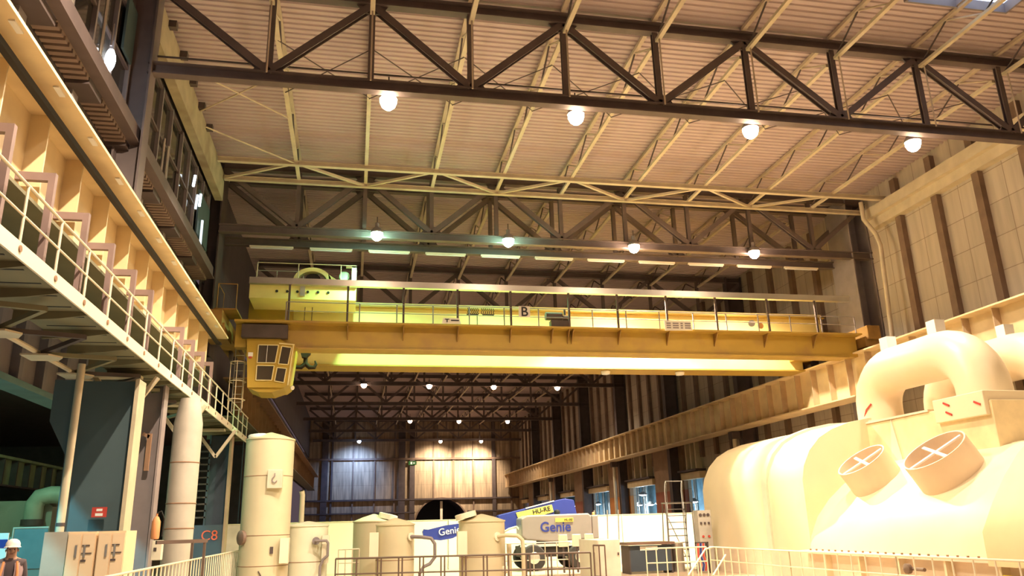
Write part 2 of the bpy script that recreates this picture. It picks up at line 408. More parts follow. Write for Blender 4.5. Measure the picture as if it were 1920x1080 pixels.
bay_words = ['camera end and first truss', 'first truss and flat lattice girder', 'batten truss and fourth truss', 'fourth and fifth trusses', 'fifth and sixth trusses',
             'sixth and seventh trusses', 'seventh and eighth trusses', 'eighth and ninth trusses', 'ninth and last trusses']
for bi, (y0, y1, _) in enumerate(BAYS):
    t = joist(y0, y1, bi < 3)
    first = True
    for i, x in enumerate(J[1:10]):
        lab = '%s lattice roof joist from the left, between %s' % (ORD[i], bay_words[bi])
        if first: t.o.location.x = x; t.o['label'] = lab; t.o['group'] = 'lattice roof joists'; first = False
        else: t.copy((x, y0, 18.5), lab, 'lattice roof joists')
# hanger rods at truss one and cross ties
for i, x in enumerate(J[1:10]):
    solo('hanger_rod', M().tube((x, T[0]-.45, 15.9), (x, T[0]-.45, 18.5), .03, 6), joist_mat, 'thin pale hanger rod beside the first roof truss, %s from the left' % ORD[i], 'rod', 'hanger rods')
solo('tie_rod', M().tube((-6.5, T[0]+.22, 16.55), (27.9, T[0]+.22, 16.55), .035, 6), dark_steel, 'long thin tie rod running along the first roof truss above its bottom chord', 'rod')
for i in range(1, 9):
    t = Thing('cross_bracing', 'thin crossed rods under the roof between joists %s and %s, beyond the first truss' % (ORD[i-1], ORD[i]), 'bracing', (J[i], 26, 18.5), 'crossed bracing rods')
    t.part('rod', M().tube((J[i], 24.6, 18.5), (J[i+1], 28.0, 18.5), .022, 6), dark_steel)
    t.part('rod', M().tube((J[i], 28.0, 18.45), (J[i+1], 24.6, 18.45), .022, 6), dark_steel)
for k, (a, b) in enumerate((((-6.5, 26.6, 18.4), (-3.1, 29.9, 18.4)), ((-6.5, 29.9, 18.4), (-3.1, 26.6, 18.4)), ((-6.5, 31.2, 18.4), (-3.1, 34.2, 18.4)))):
    solo('brace_rod', M().tube(a, b, .035, 6), pale_steel, ['pale brace rod running from the eaves beam up to the first joist', 'pale brace rod crossing the other near the eaves beam', 'pale brace rod ending at the flat lattice girder'][k], 'rod', 'brace rods by the eaves beam')

# ------------------------------------------------------------------ lamps
def lampmat(nm, col, s): return emit(nm, col, s)
LS = 170
warm = lampmat('sodium lamp glow', (1.0, .70, .46), LS*1.0)
green = lampmat('mercury lamp glow', (.45, 1.0, .70), LS*.9)
warm2 = lampmat('sodium lamp glow dim', (1.0, .70, .46), LS*.3)
cold = lampmat('cold lamp glow', (.55, .75, 1.0), LS*.25)
lx = [.76, 7.25, 13.9, 20.7]
def lamp(mat):
    t = Thing('high_bay_lamp', '', 'lamp', (0, 0, 0))
    t.part('globe', M().lathe([(.0, -.28), (.12, -.26), (.22, -.17), (.28, -.02), (.27, .12), (.18, .24), (.1, .28)], n=16), mat)
    t.part('housing', M().lathe([(.30, .10), (.31, .16), (.2, .34), (.1, .4), (.1, .62), (.0, .63)], n=16), grey_steel)
    t.part('hanger', M().tube((0, 0, .6), (0, 0, .95), .025, 6), dark_steel)
    return t
protos = {}
rows = [(23.45, 15.75, [0, 1, 2, 3], [warm]*4, 'under the closest roof truss'), (36.0, 15.72, [0, 1, 2, 3], [green, green, warm, warm], 'in the row above the crane'),
        (78.4, 15.72, [0, 1, 2, 3], [warm2]*4, 'in the row just below the crane'), (106, 15.72, [1, 2, 3], [warm2]*3, 'in the row of three beyond the crane'), (129.5, 15.45, [0, 2, 3], [cold, warm2, warm2], 'in the end wall row')]
def aim(o, t):
    o.rotation_euler = (Vector(t)-Vector(o.location)).to_track_quat('-Z', 'Y').to_euler(); return o
for y, z, ks, ms, w in rows:
    for j, (k, mt) in enumerate(zip(ks, ms)):
        lab = '%s high bay lamp, %s from the left, %s' % ({'m': 'green white', 's': 'warm', 'c': 'cold blue'}[mt.name[0]], ORD[j], w)
        if mt.name not in protos:
            protos[mt.name] = t = lamp(mt); t.o.location = (lx[k], y + .03*lx[k]*(y/78), z); t.o['label'] = lab; t.o['group'] = 'high bay lamps'
        else: protos[mt.name].copy((lx[k], y + .03*lx[k]*(y/78), z), lab, 'high bay lamps')
def point(loc, power, col, size=.3):
    l = bpy.data.lights.new('lamp', 'POINT'); l.energy = power; l.color = col; l.shadow_soft_size = size
    o = bpy.data.objects.new('lamp_light', l); C.objects.link(o); o.location = loc; return o
WARM = (1.0, .80, .58); GREENL = (.42, 1.0, .45); COLD = (.30, .50, 1.0)
def spot(loc, power, col, ang=150, blend=.7, size=.25):
    l = bpy.data.lights.new('lamp', 'SPOT'); l.energy = power; l.color = col; l.shadow_soft_size = size; l.spot_size = math.radians(ang); l.spot_blend = blend
    o = bpy.data.objects.new('lamp_light', l); C.objects.link(o); o.location = loc; return o
def aim(o, t):
    o.rotation_euler = (Vector(t)-Vector(o.location)).to_track_quat('-Z', 'Y').to_euler(); return o
for x in lx: spot((x, 9.2, 15.4), 1800, WARM)
for x in lx: spot((x, -3.5, 15.4), 1500, WARM)
aim(spot((-1.2, 11, 15.6), 11000, WARM, 80, .5, .1), (-6.4, 17, 8.4)); aim(spot((-1.2, 25.5, 15.6), 4500, WARM, 70, .5, .1), (-6.4, 29, 8.4))  # added floods without fittings, aimed to brighten the left girder
PW = [[(7500, WARM, 150), (7500, WARM, 150), (5200, WARM, 150), (4700, WARM, 150)], [(5500, GREENL, 130), (5500, GREENL, 130), (5000, WARM, 150), (9000, WARM, 132)], [(3500, WARM, 150)]*4, [(3000, WARM, 150)]*3, [(0, COLD, 156), (0, WARM, 156), (0, WARM, 156)]]
for (y, z, ks, ms, w), pw in zip(rows, PW):
    for k, (p, c, a) in zip(ks, pw):
        if p: spot((lx[k], y + .03*lx[k]*(y/78), z-.35), p, c, a)
spot((13.9, 36.3, 15.35), 34000, WARM, 108, .5)
for k, p, c, tx in ((0, 6500, COLD, .2), (2, 9500, WARM, 13.3), (3, 12500, WARM, 19.8)):
    aim(spot((lx[k] + .03*0, 129.9, 15.0), p, c, 112, 1), (tx, 134.5, 9.6))
# battens along the third truss
t = Thing('fluorescent_batten', '', 'batten light', (0, 38.15, 15.62))
t.part('body', M().box(-1.05, 1.05, 38.25, 38.37, 15.66, 15.75), rail_w)
t.part('tube', M().tube((-1, 38.31, 15.63), (1, 38.31, 15.63), .03, 8), white)
bx = [-4.35+2.9*k for k in range(11)]
for k, x in enumerate(bx):
    lab = 'unlit fluorescent batten under the truss above the crane, %s from the left' % ORD[k]
    if k == 0: t.o.location.x = x; t.o['label'] = lab; t.o['group'] = 'fluorescent battens'
    else: t.copy((x, 38.15, 15.62), lab, 'fluorescent battens')
# side room lamps
tl = Thing('pendant_lamp', '', 'lamp', (31, 0, 5.2))
tl.part('shade', M().lathe([(.1, .35), (.5, .05), (.52, 0)], (31, 0, 5.2), n=16, caps=False), silver)
tl.part('bulb', M().lathe([(0, -.1), (.3, -.06), (.42, .05), (0, .1)], (31, 0, 5.2), n=16), emit('cold white bulb', (.75, .9, 1), 60))
tl.part('cord', M().tube((31, 0, 5.5), (31, 0, 6.2), .02, 6), black)
for q, (yy, z) in enumerate(((70.4, 3.7), (78.9, 3.75), (81.6, 3.75), (85.1, 3.8), (81.2, 4.75), (85.3, 4.8), (100.3, 4.3), (110.0, 4.3), (121.0, 4.3))):
    lab = 'white pendant lamp in the blue side room, %s beyond the turbine end' % ORD[q]
    if q == 0: tl.o.location = (31, yy, z); tl.o['label'] = lab; tl.o['group'] = 'side room lamps'
    else: tl.copy((31 if q not in (4, 5) else 30.1, yy, z), lab, 'side room lamps')
for yy in (64, 75, 84, 96, 110): point((31, yy, 3.0), 420, (.55, .80, 1.0), .5)
t = Thing('wall_lamp', 'bright white oval reflection of a lamp in the dark gallery glazing', 'lamp', (-6.98, 20.6, 14.75))  # glass reflection built as a glowing oval, with a made-up bracket
t.part('bulb', M().lathe([(0, -.34), (.07, -.31), (.12, -.17), (.14, 0), (.12, .17), (.07, .31), (0, .34)], (-6.95, 20.6, 14.75), n=14), emit('white tube', (.9, .97, 1), 30))  # glowing oval of the reflection, not a real bulb
t.part('bracket', M().tube((-6.98, 20.6, 15.2), (-6.98, 20.6, 15.9), .03, 6).box(-7.05, -6.95, 20.5, 20.7, 14.2, 14.3), grey_steel)  # made-up bracket of the reflection
for k, (yy, z, h, tilt) in enumerate(((31.6, 16.15, .28, .2), (33.1, 15.9, .3, .1), (34.0, 14.4, .9, 0), (32.4, 15.55, .35, .2))):  # plain glowing strips by the gallery glazing
    solo('strip_lamp', M().beam((-6.85, yy, z-h), (-6.85, yy+tilt, z+h), .09, .09), emit('strip glow %d' % k, (.85, .95, 1), 3.5 if k < 2 else 1.2),  # plain glowing strip
         ['small bright strip at the far end of the gallery, upper', 'slim bright strip next to the teal board of the gallery', 'tall dim strip low at the far gallery end', 'short dim strip between the bright ones'][k], 'lamp', 'gallery strips')
for k, yy in enumerate((17.6, 19.8, 24.0, 26.9, 27.5)):  # bright reflections in the glass, built as silver pipes
    solo('gallery_pipe', M().tube((-6.95, yy, 13.9), (-6.95, yy, 17.6 if k < 3 else 15.6), .05, 8), silver, 'slim vertical reflection in the gallery glazing as a shiny pipe, %s along from the camera' % ORD[k], 'pipe', 'gallery reflections')  # pipe stands in for a reflection in the glass

# ------------------------------------------------------------------ columns
def hcol(name, label, x, y, z0, z1, wx, wy, mat, tf=.06):
    t = Thing(name, label, 'column', (x, y, z0))
    t.part('flange', M().box(x-wx/2, x-wx/2+tf, y-wy/2, y+wy/2, z0, z1), mat)
    t.part('flange', M().box(x+wx/2-tf, x+wx/2, y-wy/2, y+wy/2, z0, z1), mat)
    t.part('web', M().box(x-wx/2+tf, x+wx/2-tf, y-.03, y+.03, z0, z1), mat)
    return t
hcol('roof_column', 'brown upper wall column meeting the first roof truss', -6.85, 22.9, 9.9, 19.5, .8, .6, paint('brown grey column', (.15, .12, .12), .6))
hcol('roof_column', 'dark upper wall column on the left under the double truss', -6.95, 37.5, 9.9, 19.5, .7, 1.4, dark_steel)
for k, y in enumerate((37.5, 51.7, 65.2, 78.7, 92.2, 105.7, 119.2)):
    hcol('wall_column', 'dark %sright wall column, %s from the crane' % ('wide ' if k == 0 else '', ORD[k]), 27.35, y, 0, 19.4, 1.2, 2.0 if k == 0 else .6, grey_steel if k == 0 else dark_steel)
t = hcol('crane_column', 'teal painted lower column plate with a red sign, behind the lockers', -6.6, 22.9, .36, 6.2, 1.6, .5, teal_paint)
t.part('stiffener', M().box(-5.84, -5.74, 22.5, 23.2, .36, 6.2), pale_steel, label='cream lit inner flange')
t.part('cap', M().prism([(-7.9, 5.1), (-7.4, 4.2), (-7.4, 6.2), (-7.9, 6.2)], 'y', 22.7, 23.0), teal_paint)
t = hcol('crane_column', 'purple grey column carrying the fire extinguisher box beside the round duct', -6.25, 26.0, .36, 6.6, .9, .5, lilac_steel)
t.part('side_bracket', M().beam((-6.1, 25.7, 5.1), (-6.1, 25.7, 4.0), .12, .1).beam((-6.3, 25.7, 5.1), (-6.1, 25.7, 5.0), .1, .1), rust)
t = hcol('crane_column', 'dark blue column plate marked C8 with rungs, behind the tall tank', -6.25, 40.0, 0, 6.6, .95, .6, navy_paint)
t.part('edge_flange', M().box(-5.82, -5.72, 39.65, 40.35, 0, 6.6), paint('brown flange', (.40, .25, .17), .6))
t.text('lettering', 'C8', (-6.4, 39.66, 2.02), .62, red_letter)
t.part('number_board', M().box(-7.15, -5.8, 39.69, 39.72, .1, 2.5), navy_paint)
for k in range(12): t.part('rung', M().box(-7.2, -6.65, 39.7, 39.85, 2.8+k*.3, 2.87+k*.3), dark_steel)
for k, y in enumerate((51.7, 65.2)):
    hcol('crane_column', 'dark left crane column beyond the tall tank, %s from it' % ORD[k], -6.3, y, 0, 8.0, .9, .6, dark_steel)
# red notice on the teal plate
t = Thing('notice_sign', 'small red notice with two white lines on the teal column', 'sign', (-6.36, 22.6, 2.75))
t.part('plate', M().box(-6.56, -6.20, 22.58, 22.6, 2.63, 2.88), red)
t.part('printed_lines', M().box(-6.45, -6.31, 22.57, 22.58, 2.78, 2.84).box(-6.47, -6.29, 22.57, 22.58, 2.66, 2.73), white)
# left aisle pole
t = Thing('standpipe', 'slim cream pipe standing in front of the teal column', 'pipe', (-6.91, 21.5, .35))
t.part('pipe', M().tube((-6.91, 21.5, .35), (-6.91, 21.5, 6.4), .092, 12), pale_steel)
t.part('collar', M().lathe([(.1, 0), (.1, .08)], (-6.91, 21.5, 2.42), n=12), dark_steel)
# round duct
t = Thing('round_duct', 'tall grey round duct with seams under the walkway', 'duct', (-5.2, 27.0, .36))
t.part('shell', M().lathe([(.44, 0), (.44, 5.2), (.3, 6.0)], (-5.28, 27, .36), n=20), paint('grey cream duct', (.46, .42, .36), .5, var=.15))
for z in (2.3, 3.05, 4.3): t.part('seam', M().lathe([(.445, 0), (.455, .02), (.445, .04)], (-5.28, 27, z), n=20, caps=False), rust)
# downpipes on the right
def downpipe(pts, lab): return solo('downpipe', M().path(pts, .12, 10), pale_steel, lab, 'pipe')
downpipe([(26.9, 35.3, 18.6), (26.9, 35.3, 17.6), (27.2, 34.9, 16.6), (27.2, 34.7, 15.9), (27.1, 34.9, 10.4)], 'cream downpipe with a kink falling from the roof corner behind the crane')
for k, (y, z1) in enumerate(((51.8, 7.9), (78.8, 7.9), (106.2, 7.9))):
    t = Thing('downpipe', 'pale vertical pipe below the right crane girder, %s from the crane' % ORD[k], 'pipe', (26.3, y, 0))
    t.part('pipe', M().tube((26.3, y, 0), (26.3, y, z1), .17, 10), pale_steel)
    t.part('hopper', M().box(26.0, 26.6, y-.3, y+.3, 7.5, 8.0), dark_steel)

# ------------------------------------------------------------------ crane runway girders
def runway(side, xin, ys, label, mat, stiff_mat):
    s = 1 if side == 'right' else -1
    wb = .95 if side == 'left' else .62
    X = lambda a: xin + s*a          # a = distance behind the inner edge
    y0, y1 = ys
    t = Thing('crane_runway_girder', label, 'girder', (X(.8), y0, 8.0))
    def bx(a, b, *r):
        p, q = sorted((X(a), X(b))); return M().box(p, q, *r)
    t.part('top_flange', bx(0, 1.6, y0, y1, 10.10, 10.17), mat)
    t.part('web', bx(wb, wb+.04, y0, y1, 8.1, 10.10), mat)
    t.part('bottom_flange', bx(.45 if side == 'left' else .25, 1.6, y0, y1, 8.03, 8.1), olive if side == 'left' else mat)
    t.part('crane_rail', bx(.72, .82, y0, y1, 10.17, 10.29), dark_steel)
    y = y0+.6; n = 0
    while y < y1 and n < 99:
        p = [(X(wb), 10.1), (X(wb-.36), 10.1), (X(wb-.36), 8.1), (X(wb), 8.1)]
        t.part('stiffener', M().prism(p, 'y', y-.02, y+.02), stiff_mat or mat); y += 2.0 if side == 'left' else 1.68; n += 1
    return t
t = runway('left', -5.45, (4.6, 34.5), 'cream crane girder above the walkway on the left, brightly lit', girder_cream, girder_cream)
t.part('conductor_bar', M().box(-5.92, -5.80, 4.6, 34.5, 9.84, 9.97), black, label='dark conductor bar')
for k in range(14): t.part('clip', M().box(-5.62, -5.52, 6+k*2.0, 6.35+k*2.0, 10.07, 10.10), white)
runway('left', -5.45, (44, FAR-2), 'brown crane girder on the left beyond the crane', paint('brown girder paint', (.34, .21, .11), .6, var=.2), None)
runway('right', 25.0, (14, FAR-.5), 'long cream crane girder with ribs along the right wall', girder_cream, paint('girder rib paint', (.55, .41, .27), .6))  # rib colour darkened: shade of the rib faces put into it

# walkway hung under the left girder
t = Thing('crane_walkway', 'long steel walkway with white rails hung below the left crane girder', 'walkway', (-6.2, 6, 6.6))
Y0, Y1 = 5.0, 43.2
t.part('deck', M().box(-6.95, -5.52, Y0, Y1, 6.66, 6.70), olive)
t.part('toe_plate', M().box(-5.54, -5.50, Y0, Y1, 6.58, 6.86), cream_clean)
y = Y0+.3
while y < Y1: t.part('slot', M().box(-6.75, -5.75, y, y+.05, 6.652, 6.66), black); y += .82
y = Y0+.7; n = 0
while y < Y1:
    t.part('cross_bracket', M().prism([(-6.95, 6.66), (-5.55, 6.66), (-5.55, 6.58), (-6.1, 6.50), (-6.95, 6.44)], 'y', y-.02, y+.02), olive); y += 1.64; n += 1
for nm, x, z, r in (('handrail', -5.52, 7.86, .028), ('mid_rail', -5.52, 7.32, .022), ('handrail', -6.92, 7.86, .028), ('mid_rail', -6.92, 7.32, .022)):
    t.part(nm, M().tube((x, Y0, z), (x, Y1, z), r, 8), rail_w)
y = 5.25
while y < Y1:
    t.part('post', M().tube((-5.52, y, 6.7), (-5.52, y, 7.86), .026, 8), rail_w)
    t.part('post', M().tube((-6.92, y+.5, 6.7), (-6.92, y+.5, 7.86), .022, 8), rail_w)
    t.part('post_foot', M().lathe([(.06, 0), (.06, .03)], (-5.51, y, 6.74), (1, 0, 0), n=10), rust)
    y += 1.64
hang_m = paint('mauve hanger paint', (.26, .18, .17), .6)  # purple brown shade of the near faces put into the hanger colour
for y in (7.2, 9.15, 11.1, 13.06, 15.0, 17.0, 18.9, 20.9, 22.75, 27.1, 29.0, 31.0, 32.95):
    t.part('hanger', M().box(-5.82, -5.70, y-.06, y+.06, 6.7, 8.78).box(-6.45, -5.82, y-.06, y+.06, 8.62, 8.78), hang_m)
# lattice under the walkway
for x in (-7.3,): t.part('lower_chord', M().tube((x, 8, 6.3), (x, 30, 6.3), .06, 8), pale_steel)
for k in range(7):
    y = 15+2.4*k
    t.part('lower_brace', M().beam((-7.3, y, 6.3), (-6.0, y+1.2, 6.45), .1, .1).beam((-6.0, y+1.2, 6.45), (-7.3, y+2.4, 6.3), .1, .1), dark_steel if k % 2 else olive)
    t.part('lower_gusset', M().prism([(-7.6, y-.35), (-7.0, y-.35), (-6.8, y), (-7.0, y+.35), (-7.6, y+.35)], 'z', 6.2, 6.24), pale_steel)
# knee frames from columns up to the walkway
for k, (y, xx) in enumerate(((23.6, -6.3), (29.0, -5.9), (36.5, -5.9))):
    t = Thing('knee_frame', 'pale steel knee frame holding up the walkway, %s from the camera' % ORD[k], 'bracket', (xx, y, 5.2), 'knee frames')
    t.part('brace', M().beam((xx, y, 5.3), (xx-.9, y, 6.45), .12, .12).beam((xx, y, 5.3), (xx+.75, y, 6.45), .12, .12), pale_steel)
    t.part('cap_plate', M().box(xx-.95, xx+.3, y-.25, y+.25, 6.42, 6.5), pale_steel)

# spandrel girder and far aisle on the left
t = Thing('spandrel_girder', 'mauve panelled girder with a teal bottom flange in the left aisle', 'girder', (-9.5, 20, 5.9))
t.part('web', M().box(-9.6, -9.5, 12, 31, 6.4, 8.6), lilac_steel)
t.part('bottom_flange', M().box(-9.9, -9.2, 12, 31, 6.22, 6.4), paint('teal flange', (.12, .22, .21), .6))
for k in range(10): t.part('rib', M().box(-9.5, -9.25, 13+k*1.8, 13.25+k*1.8, 6.4, 8.6), grey_steel)
t = Thing('aisle_girder', 'green lit girder with upright ribs across the dark left aisle', 'girder', (-20, 50, 5.1))
gg = paint('green aisle paint', (.30, .40, .22), .6)  # green light on the girder put into its colour
t.part('web', M().box(-20.1, -20, 42, 70, 5.1, 6.6), gg)
t.part('flange', M().box(-20.2, -19.6, 42, 70, 6.55, 6.7), gg); t.part('flange', M().box(-20.2, -19.6, 42, 70, 5.0, 5.1), dark_steel)
for k in range(12): t.part('rib', M().box(-20, -19.65, 43+k*1.9, 43.12+k*1.9, 5.1, 6.55), dark_steel)
struct('wall_left.001', M().box(-30, -29.8, 0, 90, 0, 12).box(-30, -8, 75, 75.2, 0, 12), dark_steel)
struct('ceiling.003', M().box(-30, -7.6, 2, 90, 9.6, 9.8), dark_steel)
t = Thing('aisle_machine', 'grey green machine casing with an elbow pipe in the left aisle', 'machine', (-16, 44, .0))
t.part('casing', M().prism([(-24, 0), (-14.6, 0), (-14.6, 3.6), (-15.0, 3.9), (-24, 3.9)], 'y', 44, 50), machine)
t.part('elbow_pipe', M().path([(-15.3, 43.6, 2.9), (-15.3, 43.6, 3.7), (-15.1, 43.6, 4.05), (-14.6, 43.6, 4.15), (-13.0, 43.6, 4.1)], .42, 14), paint('pale green pipe', (.34, .42, .34), .5))
t.part('flange_ring', M().lathe([(.5, 0), (.5, .3)], (-15.3, 43.6, 2.7), n=16), dark_steel)
t = Thing('site_cabin', 'pale cabin with a large framed window behind the person', 'cabin', (-9.2, 26.5, .35))
t.part('body', M().box(-10.6, -8.5, 26.6, 28.5, .35, 2.2), machine)
t.part('window_pane', M().box(-9.75, -8.85, 26.55, 26.6, 1.3, 2.42), paint('pale teal board', (.22, .30, .29), .4))
t.part('window_frame', M().path([(-9.78, 26.54, 1.25), (-9.78, 26.54, 2.45), (-8.83, 26.54, 2.45)], .03, 6), rail_w)
t = Thing('poster_board', 'small blue and white board at the very edge beside the person', 'board', (-8.4, 22, 1.4))
t.part('board', M().box(-8.75, -8.2, 22, 22.03, 1.4, 2.3), white)
t.part('blue_band', M().box(-8.75, -8.2, 21.99, 22.0, 1.95, 2.15), boom_blue)

# lockers
t = Thing('electrical_cabinet', '', 'cabinet', (-5.9, 19.2, .35))
cab_m = paint('cabinet warm cream', (.86, .66, .44), .45, var=.05)
def cabinet(lab, x0, x1):
    t = Thing('electrical_cabinet', lab, 'cabinet', (x0, 19.0, .35))
    t.part('body', M().box(x0, x1, 19.02, 19.9, .35, 2.27), cab_m)
    w = (x1-x0)
    for i in range(2):
        a = x0+.02+i*w*.5
        d = t.part('door', M().box(a, a+w*.5-.03, 18.99, 19.02, .4, 2.23), cab_m)
        t.part('handle', M().box(a+w*.5-.12 if i == 0 else a+.05, a+w*.5-.08 if i == 0 else a+.09, 18.96, 18.99, 1.75, 2.0), silver, d)
    t.part('vent', M().box(x1-.25, x1-.1, 18.97, 18.99, 1.98, 2.0).box(x1-.25, x1-.05, 18.97, 18.99, 1.82, 1.84).box(x1-.25, x1-.15, 18.97, 18.99, 1.66, 1.70), dark_steel)
    return t
C.objects.unlink(t.o); bpy.data.objects.remove(t.o)
cabinet('cream electrical cabinet with two doors, beside the plain grey one', -5.93, -5.37)
cabinet('cream electrical cabinet standing against the lit column edge', -5.33, -4.78)
t = Thing('electrical_cabinet', 'plain grey cabinet end at the corner of the cabinet row, closest to the person', 'cabinet', (-6.2, 19.2, .35))
t.part('body', M().box(-6.41, -5.95, 19.05, 20.4, .35, 2.28), paint('grey cabinet', (.46, .44, .38), .5)); t.part('plinth', M().box(-6.42, -5.95, 19.03, 20.4, .351, .45), dark_steel)

# hose reel / extinguisher box on purple column
t = Thing('extinguisher', 'orange brown extinguisher hung on the purple grey column', 'extinguisher', (-5.45, 24.9, 2.1))
t.part('cylinder', M().lathe([(.0, 0), (.11, .02), (.12, .1), (.12, .5), (.07, .62), (.03, .66), (.03, .74)], (-5.62, 25.5, 2.02), n=14), orange)
t.part('hose', M().path([(-5.62, 25.48, 2.76), (-5.5, 25.48, 2.82), (-5.4, 25.48, 2.6), (-5.42, 25.48, 2.1)], .02, 6), black)
t = Thing('switch_box', 'cream switch box low on the purple grey column', 'box', (-5.5, 25.5, 1.5))
t.part('case', M().box(-5.66, -5.38, 25.4, 25.62, 1.45, 2.0), cream_clean, bevel=.02); t.part('label_plate', M().box(-5.6, -5.52, 25.38, 25.4, 1.7, 1.8), dark_steel)
t = Thing('barrier_rail', 'dark horizontal barrier bar beside the round duct', 'barrier', (-4.6, 25.4, .35))
t.part('bar', M().beam((-5.35, 24.5, 1.95), (-4.15, 25.4, 1.95), .1, .1), rail_d); t.part('leg', M().beam((-4.2, 25.36, .36), (-4.2, 25.36, 1.95), .07, .07), rail_d); t.part('leg', M().beam((-4.5, 25.13, .36), (-4.5, 25.13, 1.95), .07, .07), rail_d)

# ------------------------------------------------------------------ railings
def railing(name, label, pts, h, step, mat, r=.03, z0=0, mid=(.5,), pairs=False, slim=None):
    t = Thing(name, label, 'railing', (*pts[0], z0))
    P3 = [Vector((p[0], p[1], z0)) for p in pts]
    t.part('handrail', M().path([p+Vector((0, 0, h)) for p in P3], r, 8), mat)
    for q in mid: t.part('mid_rail', M().path([p+Vector((0, 0, h*q)) for p in P3], r*.8, 8), mat)
    for a, b in zip(P3[:-1], P3[1:]):
        L = (b-a).length; n = max(1, round(L/step)); d = (b-a)/n
        for k in range(n+1):
            p = a+d*k; t.part('post', M().tube(p, p+Vector((0, 0, h)), slim or r*.85, 6), mat)
            if pairs and k > 1: p = p+d*.17; t.part('post', M().tube(p, p+Vector((0, 0, h)), slim or r*.85, 6), mat)
    return t
railing('guard_railing', 'cream guard railing with close bars along the raised left aisle', [(-4.42, 15.6), (-4.42, 34.8)], 1.1, .42, rail_w, .025, .35, (.1,))
railing('guard_railing', 'dark brown guard railing running in front of the small tanks', [(-.55, 31.9), (8.75, 29.6)], 1.1, .82, rail_d, .035, 0, (.5,), True)
railing('guard_railing', 'long cream guard railing alongside the turbine', [(14.15, 31.0), (14.2, 25), (14.5, 20), (14.85, 15.5)], 1.1, .62, rail_w, .028, 0, (.55,))
railing('guard_railing', 'cream guard railing in front of the dark workbench', [(11.6, 31.4), (14.1, 31.2)], 1.1, .42, rail_w, .028, 0, (.5,))
railing('guard_railing', 'cream guard railing just in front of the boom lift', [(5.9, 36.2), (9.6, 35.9)], 1.35, .55, rail_w, .025, 0, (.45,))
railing('guard_railing', 'short cream railing with rounded top between tall tank and small tanks', [(-.5, 35.2), (.35, 35.2)], 1.35, .3, rail_w, .03, 0, (.6,))
t = Thing('stair_rail', 'sloping cream stair handrail near the workbench', 'railing', (12.5, 29, 0))
t.part('handrail', M().path([(12.3, 29.0, .2), (13.6, 30.2, 1.05), (14.1, 30.6, 1.1)], .03, 8), rail_w); t.part('handrail', M().path([(13.0, 28.4, .2), (14.05, 29.4, .85)], .03, 8), rail_w)
for a in ((12.6, 29.28, .4), (13.2, 29.85, .8)): t.part('post', M().tube((a[0], a[1], 0), a, .025, 6), rail_w)
railing('guard_railing', 'short looped dark rail end on the cream cabinet side', [(8.85, 29.5), (9.1, 28.9)], 1.35, .3, rail_d, .03, 0, (.2,))

# ------------------------------------------------------------------ hoarding
hx = [-7.0+2.4*k for k in range(12)]
for k, x in enumerate(hx):
    t = Thing('hoarding_panel', 'white hoarding board in the row across the hall, %s from the left aisle' % ORD[k], 'hoarding panel', (x, 43, 0), 'hoarding boards')
    z = 2.50 - (.04 if k in (4, 5) else 0)
    t.part('board', M().box(x+.01, x+2.39, 43, 43.06, 0, z), hoard if k else paint('pinkish hoarding', (.72, .56, .46), .6))
    t.part('batten', M().box(x+.01, x+.07, 42.95, 43.0, 0, z), rail_w if k > 3 else rail_d)
    t.part('cap_strip', M().box(x+.01, x+2.39, 42.98, 43.09, z, z+.04), cream)
for k, x in enumerate((12.9, 13.5, 20.1-7.9)):
    solo('scaffold_pole', M().tube((x, 40.5, 0), (x+.1, 40.5, 2.75), .035, 8), silver, 'grey scaffold pole upright against the white boards, %s beside the boom lift' % ORD[k], 'pole', 'poles by the boards')

# ------------------------------------------------------------------ tanks
def tank(lab, x, y, r, h, cone, seams, mat=tanky, n=40):
    t = Thing('process_tank', lab, 'tank', (x, y, 0))
    t.part('shell', M().lathe([(r, 0), (r, h), (r+.03, h), (r+.03, h+.05), (r, h+.06)], (x, y, 0), n=n), mat)
    t.part('lid', M().lathe([(r+.02, 0), (r*.55, cone*.55), (.05, cone)], (x, y, h+.05), n=n), mat)
    for z in seams: t.part('seam', M().lathe([(r+.002, 0), (r+.012, .015), (r+.002, .03)], (x, y, z), n=n, caps=False), rust)
    return t
def facing(x, y, r, ang):  # point on the shell, ang measured from the camera side (-Y)
    return Vector((x+r*math.sin(ang), y-r*math.cos(ang), 0)), Vector((math.sin(ang), -math.cos(ang), 0))
t = tank('tall cream tank with a square gauge box, standing beside the left aisle', -3.28, 33.0, .93, 5.62, .28, (4.2, 2.0, .9))
t.part('gauge_box', M().box(-3.22, -2.66, 31.9, 32.25, 3.72, 4.42), paint('gauge box grey', (.62, .56, .44), .5), bevel=.02)
t.part('gauge_hook', M().path([(-2.94, 31.88, 4.28), (-2.94, 31.86, 4.18), (-3.03, 31.86, 4.08), (-3.02, 31.86, 3.97), (-2.93, 31.86, 3.93), (-2.85, 31.86, 4.0)], .02, 6), grey_steel)
t.part('manhole', M().lathe([(.27, 0), (.27, .12), (.2, .16), (0, .17)], (-4.02, 32.45, 1.95), (-.85, -.6, 0), n=20), paint('brown manhole', (.20, .13, .10), .5))
t.part('side_plate', M().box(-2.62, -2.3, 32.0, 32.6, 1.0, 1.9), tanky2)
t.part('label_plate', M().box(-2.98, -2.86, 32.08, 32.1, 1.35, 1.6), dark_steel)
t.part('hatch', M().lathe([(.36, 0), (.36, .1), (.3, .13)], (-3.75, 32.7, 5.72), (-.1, 0, 1), n=20), white)
t.part('cable_loop', M().path([(-3.35, 32.06, .75), (-3.25, 32.05, .6), (-3.32, 32.05, .45), (-3.2, 32.05, .35)], .025, 6), dark_steel)
